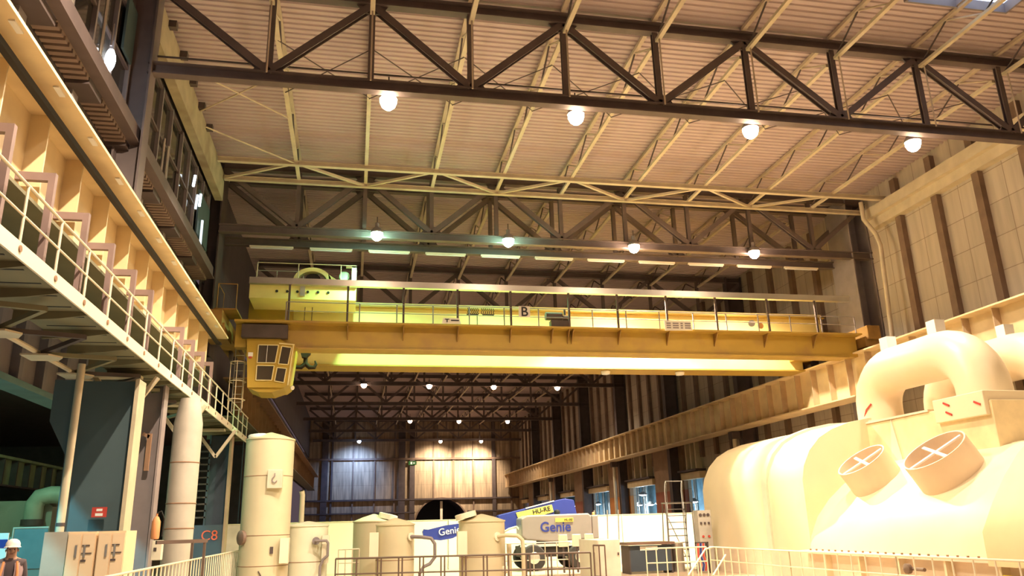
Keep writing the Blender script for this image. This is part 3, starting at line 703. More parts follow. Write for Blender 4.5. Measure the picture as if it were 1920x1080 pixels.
t = tank('small pale green cream tank tight beside the tall tank, with an elbow pipe', -1.72, 34.0, .80, 2.30, .16, (.95,), paint('pale tank', (.70, .70, .56), .42, var=.06))
t.part('elbow_pipe', M().path([(-1.35, 33.2, 1.75), (-1.35, 32.95, 1.75), (-.95, 32.95, 1.75), (-.88, 32.95, 1.65), (-.88, 32.95, 1.2), (-1.05, 32.95, 1.05), (-1.15, 32.95, .8), (-1.15, 32.95, 0)], .055, 8), grey_steel)
t.part('pipe_flange', M().lathe([(.15, 0), (.15, .06)], (-1.35, 33.15, 1.75), (0, -1, 0), n=12), grey_steel)
t.part('side_plate', M().box(-1.12, -.85, 33.1, 33.5, .9, 1.95), tanky2)
t = Thing('vent_pipe', 'slim cream vent pipe rising between the tall tank and the small one', 'pipe', (-2.1, 36, 0))
t.part('pipe', M().path([(-2.12, 36, 0), (-2.12, 36, 3.6), (-2.16, 35.97, 3.78)], .11, 12), tanky)
t.part('opening', M().lathe([(.0, 0), (.085, 0), (.085, .02)], (-2.16, 35.965, 3.78), (-.2, -.3, 1), n=12), black)
t = tank('cream tank standing behind the others with a tilted hatch on its lid', .97, 37.0, .9, 2.42, .3, ())
t.part('hatch', M().lathe([(.42, 0), (.42, .22), (.38, .24)], (1.55, 36.7, 2.52), (.25, 0, 1), n=20), tanky2)
t = tank('cream tank with tall side plate and bent grey pipe, in front of the hatch tank', 1.77, 34.0, .78, 2.25, .25, (.9,))
t.part('side_plate', M().box(.72, 1.08, 33.35, 33.75, 1.05, 2.0), tanky2)
t.part('bent_pipe', M().path([(2.35, 33.4, 1.8), (2.75, 33.1, 1.78), (3.15, 33.0, 1.72), (3.3, 33.0, 1.5), (3.3, 33.0, 1.0), (3.1, 33.0, .75), (2.85, 33.0, .65), (2.7, 33.0, .4), (2.7, 33, 0)], .07, 8), grey_steel)
t.part('pipe_flange', M().lathe([(.16, 0), (.16, .06)], (2.36, 33.42, 1.8), (.5, -.8, 0), n=12), tanky2)
t = tank('cream tank with a round hatch, in front of the boom lift', 5.45, 34.5, .98, 2.3, .28, (.9,))
t.part('hatch', M().lathe([(.45, 0), (.45, .2), (.40, .22)], (4.75, 34.2, 2.48), (-.25, 0, 1), n=20), tanky2)
t.part('side_plate', M().box(4.32, 4.72, 33.75, 34.1, .95, 1.95), tanky2)
t.part('elbow_pipe', M().path([(5.95, 33.7, 1.7), (6.3, 33.4, 1.75), (6.75, 33.3, 1.72), (6.95, 33.3, 1.55), (6.98, 33.3, 1.2), (6.98, 33.3, 0)], .085, 10), tanky)
t.part('pipe_flange', M().lathe([(.18, 0), (.18, .08)], (5.95, 33.7, 1.7), (.5, -.8, 0), n=12), tanky2)
t.part('drain_pipe', M().tube((6.5, 33.9, 0), (6.5, 33.9, 1.4), .1, 10), tanky); t.part('valve', M().lathe([(.0, -.16), (.16, -.08), (.18, 0), (.16, .1), (0, .16)], (6.2, 33.2, .42), n=14), tanky2)

# ------------------------------------------------------------------ boom lift
t = Thing('boom_lift', 'blue and grey boom lift parked in front of the white boards', 'boom lift', (9.5, 39.5, 0))
bl = [(11.15, 3.28), (10.7, 3.36), (10.35, 3.3), (7.2, 2.62), (7.1, 2.0), (7.6, 1.9), (11.3, 2.45)]
t.part('boom', M().prism(bl, 'y', 40.2, 40.75), boom_blue, bevel=.03)
t.part('boom_tip', M().prism([(7.15, 2.55), (5.3, 2.28), (4.55, 2.2), (3.7, 2.02), (3.5, 2.05), (3.42, 1.93), (3.5, 1.6), (4.3, 1.5), (4.9, 1.58), (5.2, 1.72), (7.15, 2.02)], 'y', 40.3, 40.7), boom_blue)
st = t.part('sticker', M().prism([(8.1, 2.72), (9.97, 3.08), (10.05, 2.72), (8.28, 2.28)], 'y', 40.17, 40.2), yellow_sticker)
t.text('lettering', 'HU-RE', (9.42, 40.16, 2.80), .30, sign_k, st, (PI/2, -.19, 0), sx=1.1, bold=.008)
t.part('boom_trim', M().beam((8.6, 40.19, 2.92), (10.1, 40.19, 3.26), .03, .05), white)
cv = t.part('turntable_cover', M().prism([(8.05, 2.42), (8.35, 2.56), (11.45, 2.6), (11.6, 2.45), (11.6, 1.45), (11.1, 1.38), (9.6, 1.30), (8.3, 1.42), (8.05, 1.6)], 'y', 38.7, 40.0), lift_grey, bevel=.07)
t.text('lettering', 'Genie', (9.75, 38.69, 1.98), .64, boom_blue, cv, bold=.012)
sm = t.part('sticker', M().box(9.75, 10.65, 38.67, 38.7, 2.22, 2.4), yellow_sticker); t.text('lettering', 'HU-RE', (10.4, 38.665, 2.31), .15, sign_k, sm, bold=.004)
t.part('tail_cover', M().box(11.62, 11.95, 38.75, 40.0, 1.4, 2.5), lift_grey, bevel=.05)
t.part('mirror', M().lathe([(.0, 0), (.13, .03), (.16, .12), (.12, .22), (0, .26)], (9.98, 39.2, 2.56), n=12), black)
t.part('beacon', M().lathe([(.07, 0), (.07, .12), (0, .16)], (11.85, 39.2, 2.5), n=10), orange)
t.part('chassis', M().box(8.1, 11.6, 38.9, 40.6, .62, 1.12), tyre); t.part('chassis_rail', M().box(8.0, 11.5, 38.75, 38.85, 1.1, 1.22), white)
t.part('turntable', M().lathe([(.7, 0), (.7, .3)], (9.7, 39.7, 1.1), n=24), black)
for x, yy in ((8.6, 38.5), (10.9, 38.5), (8.6, 40.5), (10.9, 40.5)):
    w = t.part('wheel', M().lathe([(.35, 0), (.55, .02), (.6, .1), (.6, .3), (.55, .38), (.35, .4)], (x, yy, .6), (0, 1, 0), n=28), tyre)
    t.part('hub', M().lathe([(.0, -.04), (.2, -.04), (.33, .03), (.34, .1)], (x, yy, .6), (0, 1, 0), n=24, caps=False), silver, w)
t.part('cable', M().path([(7.3, 39.9, 1.75), (7.6, 39.6, 1.95), (7.95, 39.4, 2.05), (8.1, 39.3, 1.9)], .05, 6), white)
t.text('lettering', 'Genie', (4.2, 40.27, 1.86), .46, white, None, (PI/2, -.12, 0), 'LEFT')
for k, x in enumerate((9.55, 10.2, 10.8)):
    t = Thing('valve_box', 'cream valve box on a post in front of the boom lift, %s from the left' % ORD[k], 'box', (x, 36.6, 0), 'cream valve boxes')
    t.part('case', M().prism([(x-.2, 1.12), (x-.2, 1.66), (x+.17, 1.66), (x+.22, 1.12)], 'y', 36.5, 36.7), tanky2, bevel=.02); t.part('post', M().box(x-.04, x+.04, 36.57, 36.63, 0, 1.12), dark_steel)

# cream cabinet box, workbench, control panel, ladder and barrel on the right
t = Thing('machine_cabinet', 'plain cream cabinet standing at the end of the dark railing', 'cabinet', (9.6, 30, 0))
t.part('body', M().box(9.17, 10.05, 30.0, 32.6, 0, 1.52), paint('cream pink cabinet', (.66, .58, .50), .5, var=.06), bevel=.02)
t.part('door', M().box(9.2, 10.02, 29.97, 30.0, .08, 1.46), paint('pink cream door', (.74, .62, .54), .5)); t.part('latch', M().box(9.93, 9.98, 29.94, 29.97, .95, 1.05), dark_steel)
t = Thing('workbench', 'dark workbench with a brown top behind the cream railing', 'workbench', (12.7, 34, 0))
t.part('worktop', M().box(11.6, 13.75, 33.6, 34.9, 1.18, 1.28), paint('brown worktop', (.20, .12, .09), .5)); t.part('front_panel', M().box(11.75, 13.6, 33.75, 33.8, .1, 1.16), navy_paint)
t.part('side_panel', M().box(11.7, 11.75, 33.75, 34.8, .0, 1.16), dark_steel); t.part('side_panel', M().box(13.6, 13.65, 33.75, 34.8, 0, 1.16), dark_steel)
t.part('document_strip', M().box(12.2, 13.0, 33.73, 33.75, .95, 1.12), white)
t = Thing('steel_drum', 'pale silver drum at the foot of the rolling ladder', 'drum', (14.0, 34.5, 0))
t.part('body', M().lathe([(.0, 0), (.3, 0), (.3, .02), (.29, .4), (.3, .42), (.29, .8), (.3, .82), (.29, 1.18), (.3, 1.2), (.0, 1.2)], (14.15, 34.4, 0), n=24), silver); t.part('lid', M().lathe([(.28, 0), (.28, .03)], (14.15, 34.4, 1.2), n=24), white)
t = Thing('hose_rack', 'rack of red and blue hoses beside the control panel', 'rack', (15.2, 33.5, 0))
t.part('frame', M().box(14.25, 14.3, 32.6, 32.65, 0, 1.25).box(14.8, 14.85, 32.6, 32.65, 0, 1.25).box(14.25, 14.85, 32.6, 32.65, 1.2, 1.25), dark_steel)
for k, (x, mt) in enumerate(((14.36, red), (14.48, boom_blue), (14.6, red), (14.72, sign_k))): t.part('hose', M().path([(x, 32.55, 1.2), (x-.05, 32.52, .7), (x+.05, 32.52, .35), (x, 32.55, .1)], .04, 6), mt)
t = Thing('control_panel', 'tall grey control panel with gauges at the end of the turbine casing', 'control panel', (15.4, 34.0, 0))
t.part('body', M().box(14.88, 15.5, 33.5, 34.0, 0, 2.55), paint('grey panel', (.48, .46, .42), .5), bevel=.02)
for k in range(3): t.part('gauge', M().lathe([(.07, 0), (.07, .03)], (15.0+k*.18, 33.5, 2.35), (0, -1, 0), n=14), dark_steel); t.part('switch', M().box(14.96+k*.18, 15.04+k*.18, 33.46, 33.5, 1.95, 2.05), dark_steel)
for x in (15.05, 15.32): t.part('indicator', M().lathe([(.05, 0), (.05, .04)], (x, 33.5, 1.45), (0, -1, 0), n=12), red)
lad_m = paint('dull ladder steel', (.16, .145, .13), .5, .3)
t = Thing('rolling_ladder', 'silver rolling stair ladder with hooped handrails before the white boards', 'ladder', (14.8, 35.5, 0))
A, B_, Cc, D = Vector((13.9, 34.7, 0)), Vector((14.85, 34.7, 0)), Vector((14.62, 36.3, 2.95)), Vector((15.45, 36.3, 2.95))
t.part('stringer', M().beam(A, Cc, .05, .09), lad_m); t.part('stringer', M().beam(B_, D, .05, .09), lad_m)
for k in range(1, 10):
    q = k/10; t.part('tread', M().beam(A.lerp(Cc, q), B_.lerp(D, q), .2, .035), lad_m)
t.part('platform', M().box(14.6, 15.9, 36.3, 37.0, 2.92, 2.98), lad_m)
for x in (14.65, 15.85): t.part('rear_leg', M().tube((x, 36.95, 2.95), (x+.1, 37.6, 0), .025, 8), lad_m)
t.part('front_leg', M().tube((15.85, 36.3, 2.95), (16.0-.1, 36.3, 0), .025, 8), lad_m)
t.part('cross_brace', M().tube((14.7, 36.95, 2.7), (15.9, 37.5, .4), .018, 6), lad_m)
for x, dx in ((14.62, -.7), (15.45, -.7)):
    t.part('handrail', M().path([(x+dx, 34.75, .9), (x-.1, 36.2, 3.5), (x-.02, 36.3, 3.85), (x+.1, 36.5, 3.95), (x+.25, 36.8, 3.85), (x+.3, 37.0, 3.5), (x+.3, 37.0, 2.95)], .022, 8), lad_m)
t.part('top_rail', M().tube((14.7, 36.5, 3.95), (15.55, 36.5, 3.95), .022, 8), lad_m)

# ------------------------------------------------------------------ turbine
t = Thing('steam_turbine', 'huge cream steam turbine casing with round ports and crossover pipe', 'turbine', (20, 25, 0))
def sym(p, c=20.6): return p + [(2*c-x, z) for x, z in reversed(p)]
prof = sym([(16.0, .0), (16.0, 3.45), (16.12, 3.95), (16.42, 4.5), (16.88, 4.96), (17.45, 5.27), (18.2, 5.52), (19.05, 5.68), (20.1, 5.74)])
t.part('generator_cover', M().prism(prof, 'y', 29.5, 35.2, True), turb, label='rounded end cover')
big = [(20.6+(x-20.6)*1.02, z*1.018) for x, z in prof]
t.part('cover_band', M().prism(big, 'y', 29.15, 29.5, True), turb_shade)
t.part('middle_cover', M().prism(prof, 'y', 26.6, 29.15, True), turb)
# low pressure hood: bulging flank between skirt and top box
hood = [(15.95, 1.02), (16.05, 1.5), (16.4, 2.15), (16.95, 2.75), (17.6, 3.25), (18.3, 3.7), (19.0, 4.05), (19.6, 4.2)]
rows_ = []
for k in range(13):
    y = 26.6 - k*.72
    w = math.sin(PI*min(1, k/6)/2)*.0
    rows_.append([(x-w, y, z) for x, z in hood])
t.part('hood', M().sheet(rows_).box(19.3, 24, 18, 26.6, 1, 4.15), turb)
t.part('top_box', M().box(18.95, 23.5, 20.5, 28.4, 3.9, 5.45), paint('box shade cream', (.80, .66, .40), .5), bevel=.03)
t.part('box_lid', M().box(18.9, 23.6, 23.2, 28.5, 5.45, 5.52), turb_shade)
for k, (a, b, c) in enumerate((((18.93, 26.9), (18.93, 26.3), 4.6), ((18.93, 25.2), (18.93, 24.6), 4.6))):
    t.part('box_rib', M().prism([(a[1]-.35, 3.95), (a[1]+.25, 3.95), (a[1]-.05, 5.45)], 'x', 18.9, 18.96), turb_shade)  # V shadows on the box face, built as raised triangles
# ports: open collars leaning out of the flank
port_m = paint('port collar paint', (.70, .56, .41), .5, var=.06)  # darker than the casing: collars' unlit side put into the colour
def port(cx_, cy_, cz_, r, h):
    ax = Vector((-.57, -.02, .82)).normalized(); o = Vector((cx_, cy_, cz_))
    p = t.part('port', M().lathe([(r, -.5), (r, h), (r-.05, h), (r-.05, .15), (r-.06, -.3)], o, ax, n=40, caps=False), port_m, label='round open port collar')
    t.part('port_floor', M().lathe([(0, 0), (r-.055, 0)], o+ax*.12, ax, n=40, caps=False), turb_shade, p)
    a = ax.orthogonal().normalized(); b = ax.cross(a)
    c1, s1 = math.cos(.5), math.sin(.5)
    d1, d2 = a*c1+b*s1, -a*s1+b*c1
    e = o+ax*(h*.9)
    t.part('cross_bar', M().beam(e-d1*(r-.1), e+d1*(r-.1), .10, .05, ax).beam(e-d2*(r-.1), e+d2*(r-.1), .10, .05, ax), white, p)
    for k in range(5): t.part('bolt', M().lathe([(.06, 0), (.06, .08)], o+ax*.13+a*(r-.25)*math.cos(k*.3+2.4)+b*(r-.25)*math.sin(k*.3+2.4), ax, n=8), dark_steel, p)
port(17.70, 24.75, 3.25, .88, .92)
port(17.70, 21.15, 3.25, 1.0, .92)
# next casing closer to the camera
prof4 = sym([(14.95+.4, .9), (15.35, 1.7), (15.82, 2.42), (16.32, 3.06), (16.85, 3.61), (17.6, 4.2), (18.6, 4.65), (20.0, 4.9)], 21)
t.part('front_casing', M().prism(prof4, 'y', 10.0, 17.7, True), paint('front casing cream', (.74, .60, .36), .42, var=.06))
# skirt and base
t.part('skirt_flange', M().box(15.55, 16.2, 9, 26.6, .95, 1.05), turb_shade)
t.part('base', M().box(15.85, 25, 9, 35.2, 0, .95), turb_shade)
for k in range(9): t.part('base_rib', M().box(15.6, 15.85, 10+k*1.9, 10.08+k*1.9, 0, .95), turb)
for k in range(30): t.part('bolt', M().lathe([(.035, 0), (.035, .05)], (15.68, 15.4+k*.37, 1.05), n=6), rust)
# crossover pipe
def bend(pts, r): return M().path(pts, r, 28)
def arcp(c, r, a0, a1, n, x): return [(x, c[0]+r*math.cos(a0+(a1-a0)*k/n), c[1]+r*math.sin(a0+(a1-a0)*k/n)) for k in range(n+1)]
pp = [(19.9, 27.0, 5.0)] + arcp((25.7, 6.1), 1.3, 0, PI/2, 8, 19.9) + arcp((23.2, 5.9), 1.5, PI/2, PI, 8, 19.9) + [(19.9, 21.7, 5.4)]
cp = t.part('crossover_pipe', M().path(pp, .82, 28), turb)
t.part('crossover_pipe', M().path([(22.9, y, z) for _, y, z in pp], .82, 28), turb)
t.part('pipe_collar', M().box(18.8, 21.0, 20.6, 22.8, 5.0, 5.75), turb, bevel=.03); t.part('pipe_collar', M().box(21.8, 24.0, 20.6, 22.8, 5.0, 5.75), turb, bevel=.03)
for y, z in ((25.9, 8.15), (23.3, 8.15)): t.part('lifting_lug', M().box(19.7, 20.1, y-.22, y+.22, z, z+.5), white, cp)
t.part('lifting_lug', M().box(22.7, 23.1, 23.3, 23.7, 8.1, 8.6), white)
t.part('pipe_flange', M().lathe([(.95, 0), (.95, .1)], (19.9, 27, 5.5), n=28), turb_shade)
t.part('tie_strap', M().path([(19.12, 26.9, 5.75), (19.1, 26.7, 6.0), (19.2, 26.5, 6.2)], .03, 6), red)
for y, z in ((22.3, 5.6), (22.25, 5.3), (21.0, 5.45)): t.part('strap', M().beam((18.78, y, z), (18.78, y-.25, z-.12), .02, .06), red)
t.part('yellow_plate', M().box(15.52, 15.55, 16.9, 17.5, .45, .7), yellow_sticker)
t.part('valve', M().lathe([(0, -.12), (.14, -.05), (.14, .06), (0, .12)], (15.4, 20.8, .7), (1, 0, 0), n=12).tube((15.5, 20.8, .7), (15.4, 20.1, .7), .05, 8), wall_brown)

# ------------------------------------------------------------------ overhead crane
t = Thing('overhead_crane', 'yellow overhead travelling crane marked B spanning the hall', 'crane', (10, 37, 10))
t.part('main_girder', M().box(-5.2, 25.0, 40.0, 41.3, 10.12, 13.45).box(25.0, 26.6, 40, 41.3, 11.3, 13.45), crane_y)
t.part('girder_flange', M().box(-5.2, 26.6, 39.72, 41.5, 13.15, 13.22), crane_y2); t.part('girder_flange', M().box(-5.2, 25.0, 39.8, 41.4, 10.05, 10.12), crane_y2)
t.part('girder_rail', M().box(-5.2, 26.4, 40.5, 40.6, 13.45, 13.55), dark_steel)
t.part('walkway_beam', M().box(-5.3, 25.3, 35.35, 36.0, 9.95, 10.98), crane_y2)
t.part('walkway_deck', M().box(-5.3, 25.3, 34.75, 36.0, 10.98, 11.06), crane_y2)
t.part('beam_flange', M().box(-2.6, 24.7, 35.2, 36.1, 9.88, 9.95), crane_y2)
for x in (-.45, 2.05, 4.55, 7.05, 9.05, 9.85, 10.05, 12.4, 14.9, 17.4, 20.1, 22.8):
    t.part('bracket', M().prism([(34.8, 10.98), (35.35, 10.98), (35.35, 10.35)], 'x', x-.02, x+.02), crane_dark)
X0, X1 = -3.15, 25.0
t.part('handrail', M().tube((X0, 34.8, 11.92), (X1, 34.8, 11.92), .022, 8), grey_steel); t.part('mid_rail', M().tube((X0, 34.8, 11.5), (X1, 34.8, 11.5), .018, 8), grey_steel)
for x in (-3.15, .05, 1.72, 3.37, 5.05, 6.7, 8.35, 11.0, 12.69, 14.39, 16.15, 17.9, 19.62, 21.37, 23.1, 25.0):
    t.part('rail_post', M().tube((x, 34.8, 11.06), (x, 34.8, 11.92), .03, 8), grey_steel)
t.part('festoon_beam', M().box(-4.8, 24.9, 34.75, 34.9, 12.76, 13.02).box(-4.8, 24.9, 34.70, 34.95, 12.72, 12.76), alu, label='long silver festoon beam')
for x in (-3.05, -.49, 2.02, 4.51, 7.03, 9.86, 12.29, 14.81, 17.41, 20.21, 22.88): t.part('festoon_post', M().beam((x, 34.83, 11.06), (x, 34.83, 12.72), .09, .09), dark_steel)
sg = t.part('letter_sign', M().box(7.38, 7.92, 34.70, 34.73, 11.45, 11.99), sign_w, label='white sign with a black letter B')
t.text('lettering', 'B', (7.65, 34.69, 11.70), .64, sign_k, sg, ext=.006, bold=.008)
s2 = t.part('maker_sign', M().prism([(3.75, 11.05), (4.65, 11.05), (4.57, 11.32), (3.83, 11.32)], 'y', 34.68, 34.70), sign_w)
t.part('printed_lines', M().box(3.98, 4.03, 34.67, 34.68, 11.12, 11.28).box(3.9, 4.1, 34.67, 34.68, 11.24, 11.28).box(4.18, 4.55, 34.67, 34.68, 11.18, 11.24), sign_k, s2)
s3 = t.part('load_sign', M().prism([(14.55, 11.42), (15.92, 11.42), (15.98, 10.98), (14.58, 10.94)], 'y', 34.62, 34.64), sign_w, label='white load plate with rows of dark text')
pl = M()
for r in range(3):
    for q, (a, b) in enumerate(((.08, .3), (.4, .7), (.8, .92), (1.02, 1.32))): pl.box(14.58+a, 14.58+b, 34.61, 34.62, 11.28-r*.11, 11.34-r*.11)
t.part('printed_lines', pl, grey_steel, s3)
t.part('drive_motor', M().path([(8.75, 35.05, 11.62), (9.55, 35.05, 11.62)], .2, 16).box(9.0, 9.9, 34.95, 35.4, 11.06, 11.42).path([(9.6, 35.05, 11.55), (9.95, 35.05, 11.55)], .12, 12), dark_steel)
t.part('drive_shaft', M().tube((9.7, 35.05, 11.7), (9.7, 35.05, 11.95), .06, 8), dark_steel)
cab_ = M()
for k in range(14):
    x = 5.05+k*.093
    if k == 6: continue
    cab_.path([(x, 35.3, 12.0), (x+.05, 35.3, 11.9), (x, 35.3, 11.8), (x+.05, 35.3, 11.7)], .022, 5)
cab_.box(5.0, 5.55, 35.28, 35.32, 11.66, 11.71).box(5.75, 6.3, 35.28, 35.32, 11.66, 11.71).tube((5.5, 35.3, 11.06), (5.5, 35.3, 11.68), .02, 5)
t.part('cable_loops', cab_, sign_k)
t.part('floodlight', M().lathe([(.05, -.1), (.14, -.05), (.17, .05), (.17, .08)], (19.35, 35.0, 11.5), (-.3, -.9, -.2), n=16), silver); t.part('gauge_disc', M().lathe([(.16, 0), (.16, .02)], (20.4, 36.0, 11.65), (0, -1, 0), n=16), rust)
for x0, x1, l in ((-6.75, -5.55, 'left'), (25.3, 26.5, 'right')):
    e = t.part('end_carriage', M().box(x0+.25, x1-.25, 34.6, 42.2, 10.75, 11.45), crane_dark)
    for y in (35.2, 36.6, 40.2, 41.6): t.part('wheel', M().lathe([(.3, -.08), (.33, -.06), (.33, .06), (.3, .08)], ((x0+x1)/2 + (.0), y, 10.62), (1, 0, 0), n=20), dark_steel, e)
    t.part('bogie', M().box(x0+.15, x1-.15, 34.8, 37.0, 10.4, 10.9), crane_dark, e)
t.part('end_platform', M().box(-6.2, -5.25, 34.8, 36.6, 11.5, 11.56), crane_dark)
for x, y in ((-6.1, 34.9), (-5.3, 34.9), (-6.1, 36.5)): t.part('platform_post', M().tube((x, y, 11.5), (x, y, 12.7), .02, 6), crane_dark)
t.part('platform_rail', M().path([(-5.3, 34.9, 12.7), (-6.1, 34.9, 12.7), (-6.1, 36.5, 12.7)], .02, 6), crane_dark)
t.part('end_tie', M().prism([(-5.35, 11.06), (-3.2, 11.06), (-3.2, 13.2), (-5.35, 13.2)], 'y', 39.3, 39.4), crane_y2)
t.part('end_tie', M().box(24.2, 25.3, 36.0, 40.0, 10.6, 11.2), crane_y2); t.part('end_tie', M().box(-5.3, -4.3, 36, 40, 10.3, 11.2), crane_y2)
t.part('girder_mark', M().box(-1.85, -1.65, 39.97, 40.0, 11.45, 11.6).box(-1.55, -1.35, 39.97, 40, 11.45, 11.6), black)
for k in range(4): t.part('girder_hole', M().lathe([(.07, 0), (.07, .02)], (-1.15+k*.23, 39.98, 11.55), (0, -1, 0), n=10), black)
for x in (13.3, 17.6): t.part('underside_lamp', M().lathe([(.0, 0), (.22, 0), (.26, .14), (.2, .2)], (x, 40.3, 9.85), n=16), white)
# operator cab
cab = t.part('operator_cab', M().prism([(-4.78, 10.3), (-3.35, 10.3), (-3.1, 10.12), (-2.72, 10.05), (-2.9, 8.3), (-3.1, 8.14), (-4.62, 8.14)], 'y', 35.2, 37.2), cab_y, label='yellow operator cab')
def frame4(m, q, w=.05):
    for a, b in zip(q, q[1:]+q[:1]): m.beam((a[0], 35.17, a[1]), (b[0], 35.17, b[1]), .04, w, (0, 1, 0))
W1 = [(-4.27, 10.02), (-3.42, 10.02), (-3.52, 9.22), (-4.28, 9.22)]; W2 = [(-4.28, 9.1), (-3.55, 9.1), (-3.62, 8.45), (-4.28, 8.45)]
W3 = [(-3.28, 9.98), (-2.86, 9.92), (-2.97, 9.15), (-3.38, 9.18)]; W4 = [(-3.42, 9.02), (-3.02, 8.98), (-3.1, 8.35), (-3.5, 8.42)]
for q in (W1, W2, W3, W4):
    t.part('window_pane', M().prism(q, 'y', 35.17, 35.2), pane_cab, cab)
    m = M(); frame4(m, q); t.part('window_frame', m, cab_trim, cab)
t.part('window_bar', M().beam((-3.88, 35.15, 10.0), (-3.9, 35.15, 9.24), .02, .02, (0, 1, 0)), white, cab)
t.part('cab_edge', M().beam((-2.78, 35.2, 10.08), (-2.93, 35.2, 8.25), .05, .09, (0, 1, 0)).beam((-3.4, 35.18, 10.1), (-2.74, 35.18, 10.05), .05, .08, (0, 1, 0)), cab_trim, cab)
t.part('cab_floor', M().prism([(-4.6, 8.14), (-3.1, 8.14), (-3.6, 7.95), (-4.2, 7.96)], 'y', 35.3, 37), cab_y, cab)
t.part('cab_label', M().box(-4.68, -4.48, 35.17, 35.2, 9.5, 9.68), white, cab); t.part('cab_label', M().box(-4.64, -4.52, 35.165, 35.2, 9.42, 9.5), red, cab)
t.part('seat', M().box(-4.0, -3.6, 35.9, 36.3, 8.3, 9.4), grey_steel, cab)
t.part('cab_hanger', M().box(-5.0, -3.05, 34.95, 36.8, 10.32, 10.90), dark_steel, cab)  # hanger as a dark panel standing in for shadow on the beam
t.part('cab_lamp', M().lathe([(.02, -.05), (.1, 0), (.1, .04)], (-2.75, 35.3, 8.15), (.6, -.7, -.2), n=12), silver, cab)
# caged ladder beside the cab
lad = M()
for x in (-5.35, -4.95): lad.tube((x, 36.2, 7.2), (x, 36.2, 10.8), .025, 6)
for k in range(10): lad.tube((-5.35, 36.2, 7.3+k*.35), (-4.95, 36.2, 7.3+k*.35), .015, 6)
t.part('ladder', lad, silver)
for z in (9.35, 8.5, 7.7): t.part('ladder_hoop', M().path([(-5.4, 36.2, z)] + [(-5.15+.36*math.cos(a), 36.0-.5*math.sin(a), z) for a in [PI-PI*k/8 for k in range(9)]] + [(-4.9, 36.2, z)], .022, 6), cream)
for x in (-5.45, -5.15, -4.85): t.part('ladder_cage_bar', M().tube((x, 35.55 if x == -5.15 else 35.75, 7.3), (x, 35.55 if x == -5.15 else 35.75, 9.4), .016, 6), cream)

# trolley on the crane
t = Thing('crane_trolley', 'yellow hoist trolley with railings on top of the crane by the left end', 'trolley', (-2.7, 38.5, 12.7))
t.part('frame', M().box(-5.1, -.15, 37.2, 39.6, 12.74, 13.40), crane_y)
t.part('deck', M().box(-5.1, -.12, 37.1, 42.5, 13.56, 13.74).box(-5.1, -.12, 37.1, 39.6, 13.40, 13.56), alu)
for x in (-3.85, -3.37, -2.9, -2.42, -1.94, -1.46): t.part('hole', M().lathe([(.065, 0), (.065, .02)], (x, 37.19, 13.1), (0, -1, 0), n=12), black)
t.part('plate', M().box(-2.78, -2.55, 37.16, 37.2, 12.9, 13.38), alu)
g = M(); n = 16
outer = [(-2.25+.9*math.cos(PI*k/n), 13.74+.68*math.sin(PI*k/n)) for k in range(n+1)]; inner = [(-2.25+.68*math.cos(PI*k/n), 13.74+.48*math.sin(PI*k/n)) for k in range(n+1)]
for k in range(n): g.prism([outer[k], outer[k+1], inner[k+1], inner[k]], 'y', 37.4, 37.8)
g.prism([(-1.45, 13.74), (-.95, 13.74), (-1.15, 13.86), (-1.5, 14.1)], 'y', 37.4, 37.8)
t.part('wheel_guard', g, crane_y, label='yellow arched guard')
t.part('drum', M().lathe([(.38, 0), (.38, 2.2)], (-2.25, 37.9, 13.9), (0, 1, 0), n=20), dark_steel)
t.part('motor', M().lathe([(.0, 0), (.25, 0), (.27, .1), (.27, .6), (.2, .7)], (-.72, 37.4, 14.02), (0, 1, 0), n=16), paint('pale green motor', (.45, .62, .50), .5))  # green of the lamplight put into the motor colour
t.part('bracket', M().box(-.38, -.15, 37.2, 37.5, 13.74, 14.5).box(-.66, -.15, 37.2, 37.4, 14.42, 14.52), rail_w)
for x in (-4.8, -2.9, -.9): t.part('rail_post', M().tube((x, 37.15, 13.74), (x, 37.15, 14.5), .025, 6), pale_steel)
t.part('handrail', M().tube((-4.8, 37.15, 14.5), (-.2, 37.15, 14.5), .022, 6), pale_steel)
t.part('handrail', M().path([(-5.1, 39.2, 14.75), (-2.2, 39.2, 14.75), (-2.05, 39.2, 14.65), (-2.05, 39.2, 14.3), (-2.2, 39.2, 14.2), (-4.1, 39.2, 14.2)], .022, 6), pale_steel)
for x in (-5.1, -4.1, -2.8): t.part('rail_post', M().tube((x, 39.2, 13.74), (x, 39.2, 14.75), .022, 6), pale_steel)
hook_m = paint('hook dark brown', (.035, .018, .008), .95)
hk = M().box(-2.75, -2.1, 37.9, 38.4, 10.3, 10.62)
t.part('rope', M().tube((-2.6, 38.15, 10.6), (-2.6, 38.9, 13.9), .02, 6).tube((-2.25, 38.15, 10.6), (-2.25, 38.9, 13.9), .02, 6), dark_steel)
hb = t.part('hook_block', M().prism([(-2.8, 10.75), (-2.1, 10.75), (-2.22, 10.25), (-2.4, 10.05), (-2.6, 10.1)], 'y', 37.95, 38.35).tube((-2.42, 38.15, 10.1), (-2.42, 38.15, 9.75), .1, 10), hook_m)
for s in (-1, 1): t.part('hook', M().path([(-2.42, 38.15, 9.8), (-2.42+s*.2, 38.15, 9.62), (-2.42+s*.42, 38.15, 9.62), (-2.42+s*.5, 38.15, 9.78), (-2.42+s*.44, 38.15, 9.95)], [.11, .11, .1, .07, .03], 10), hook_m, hb)

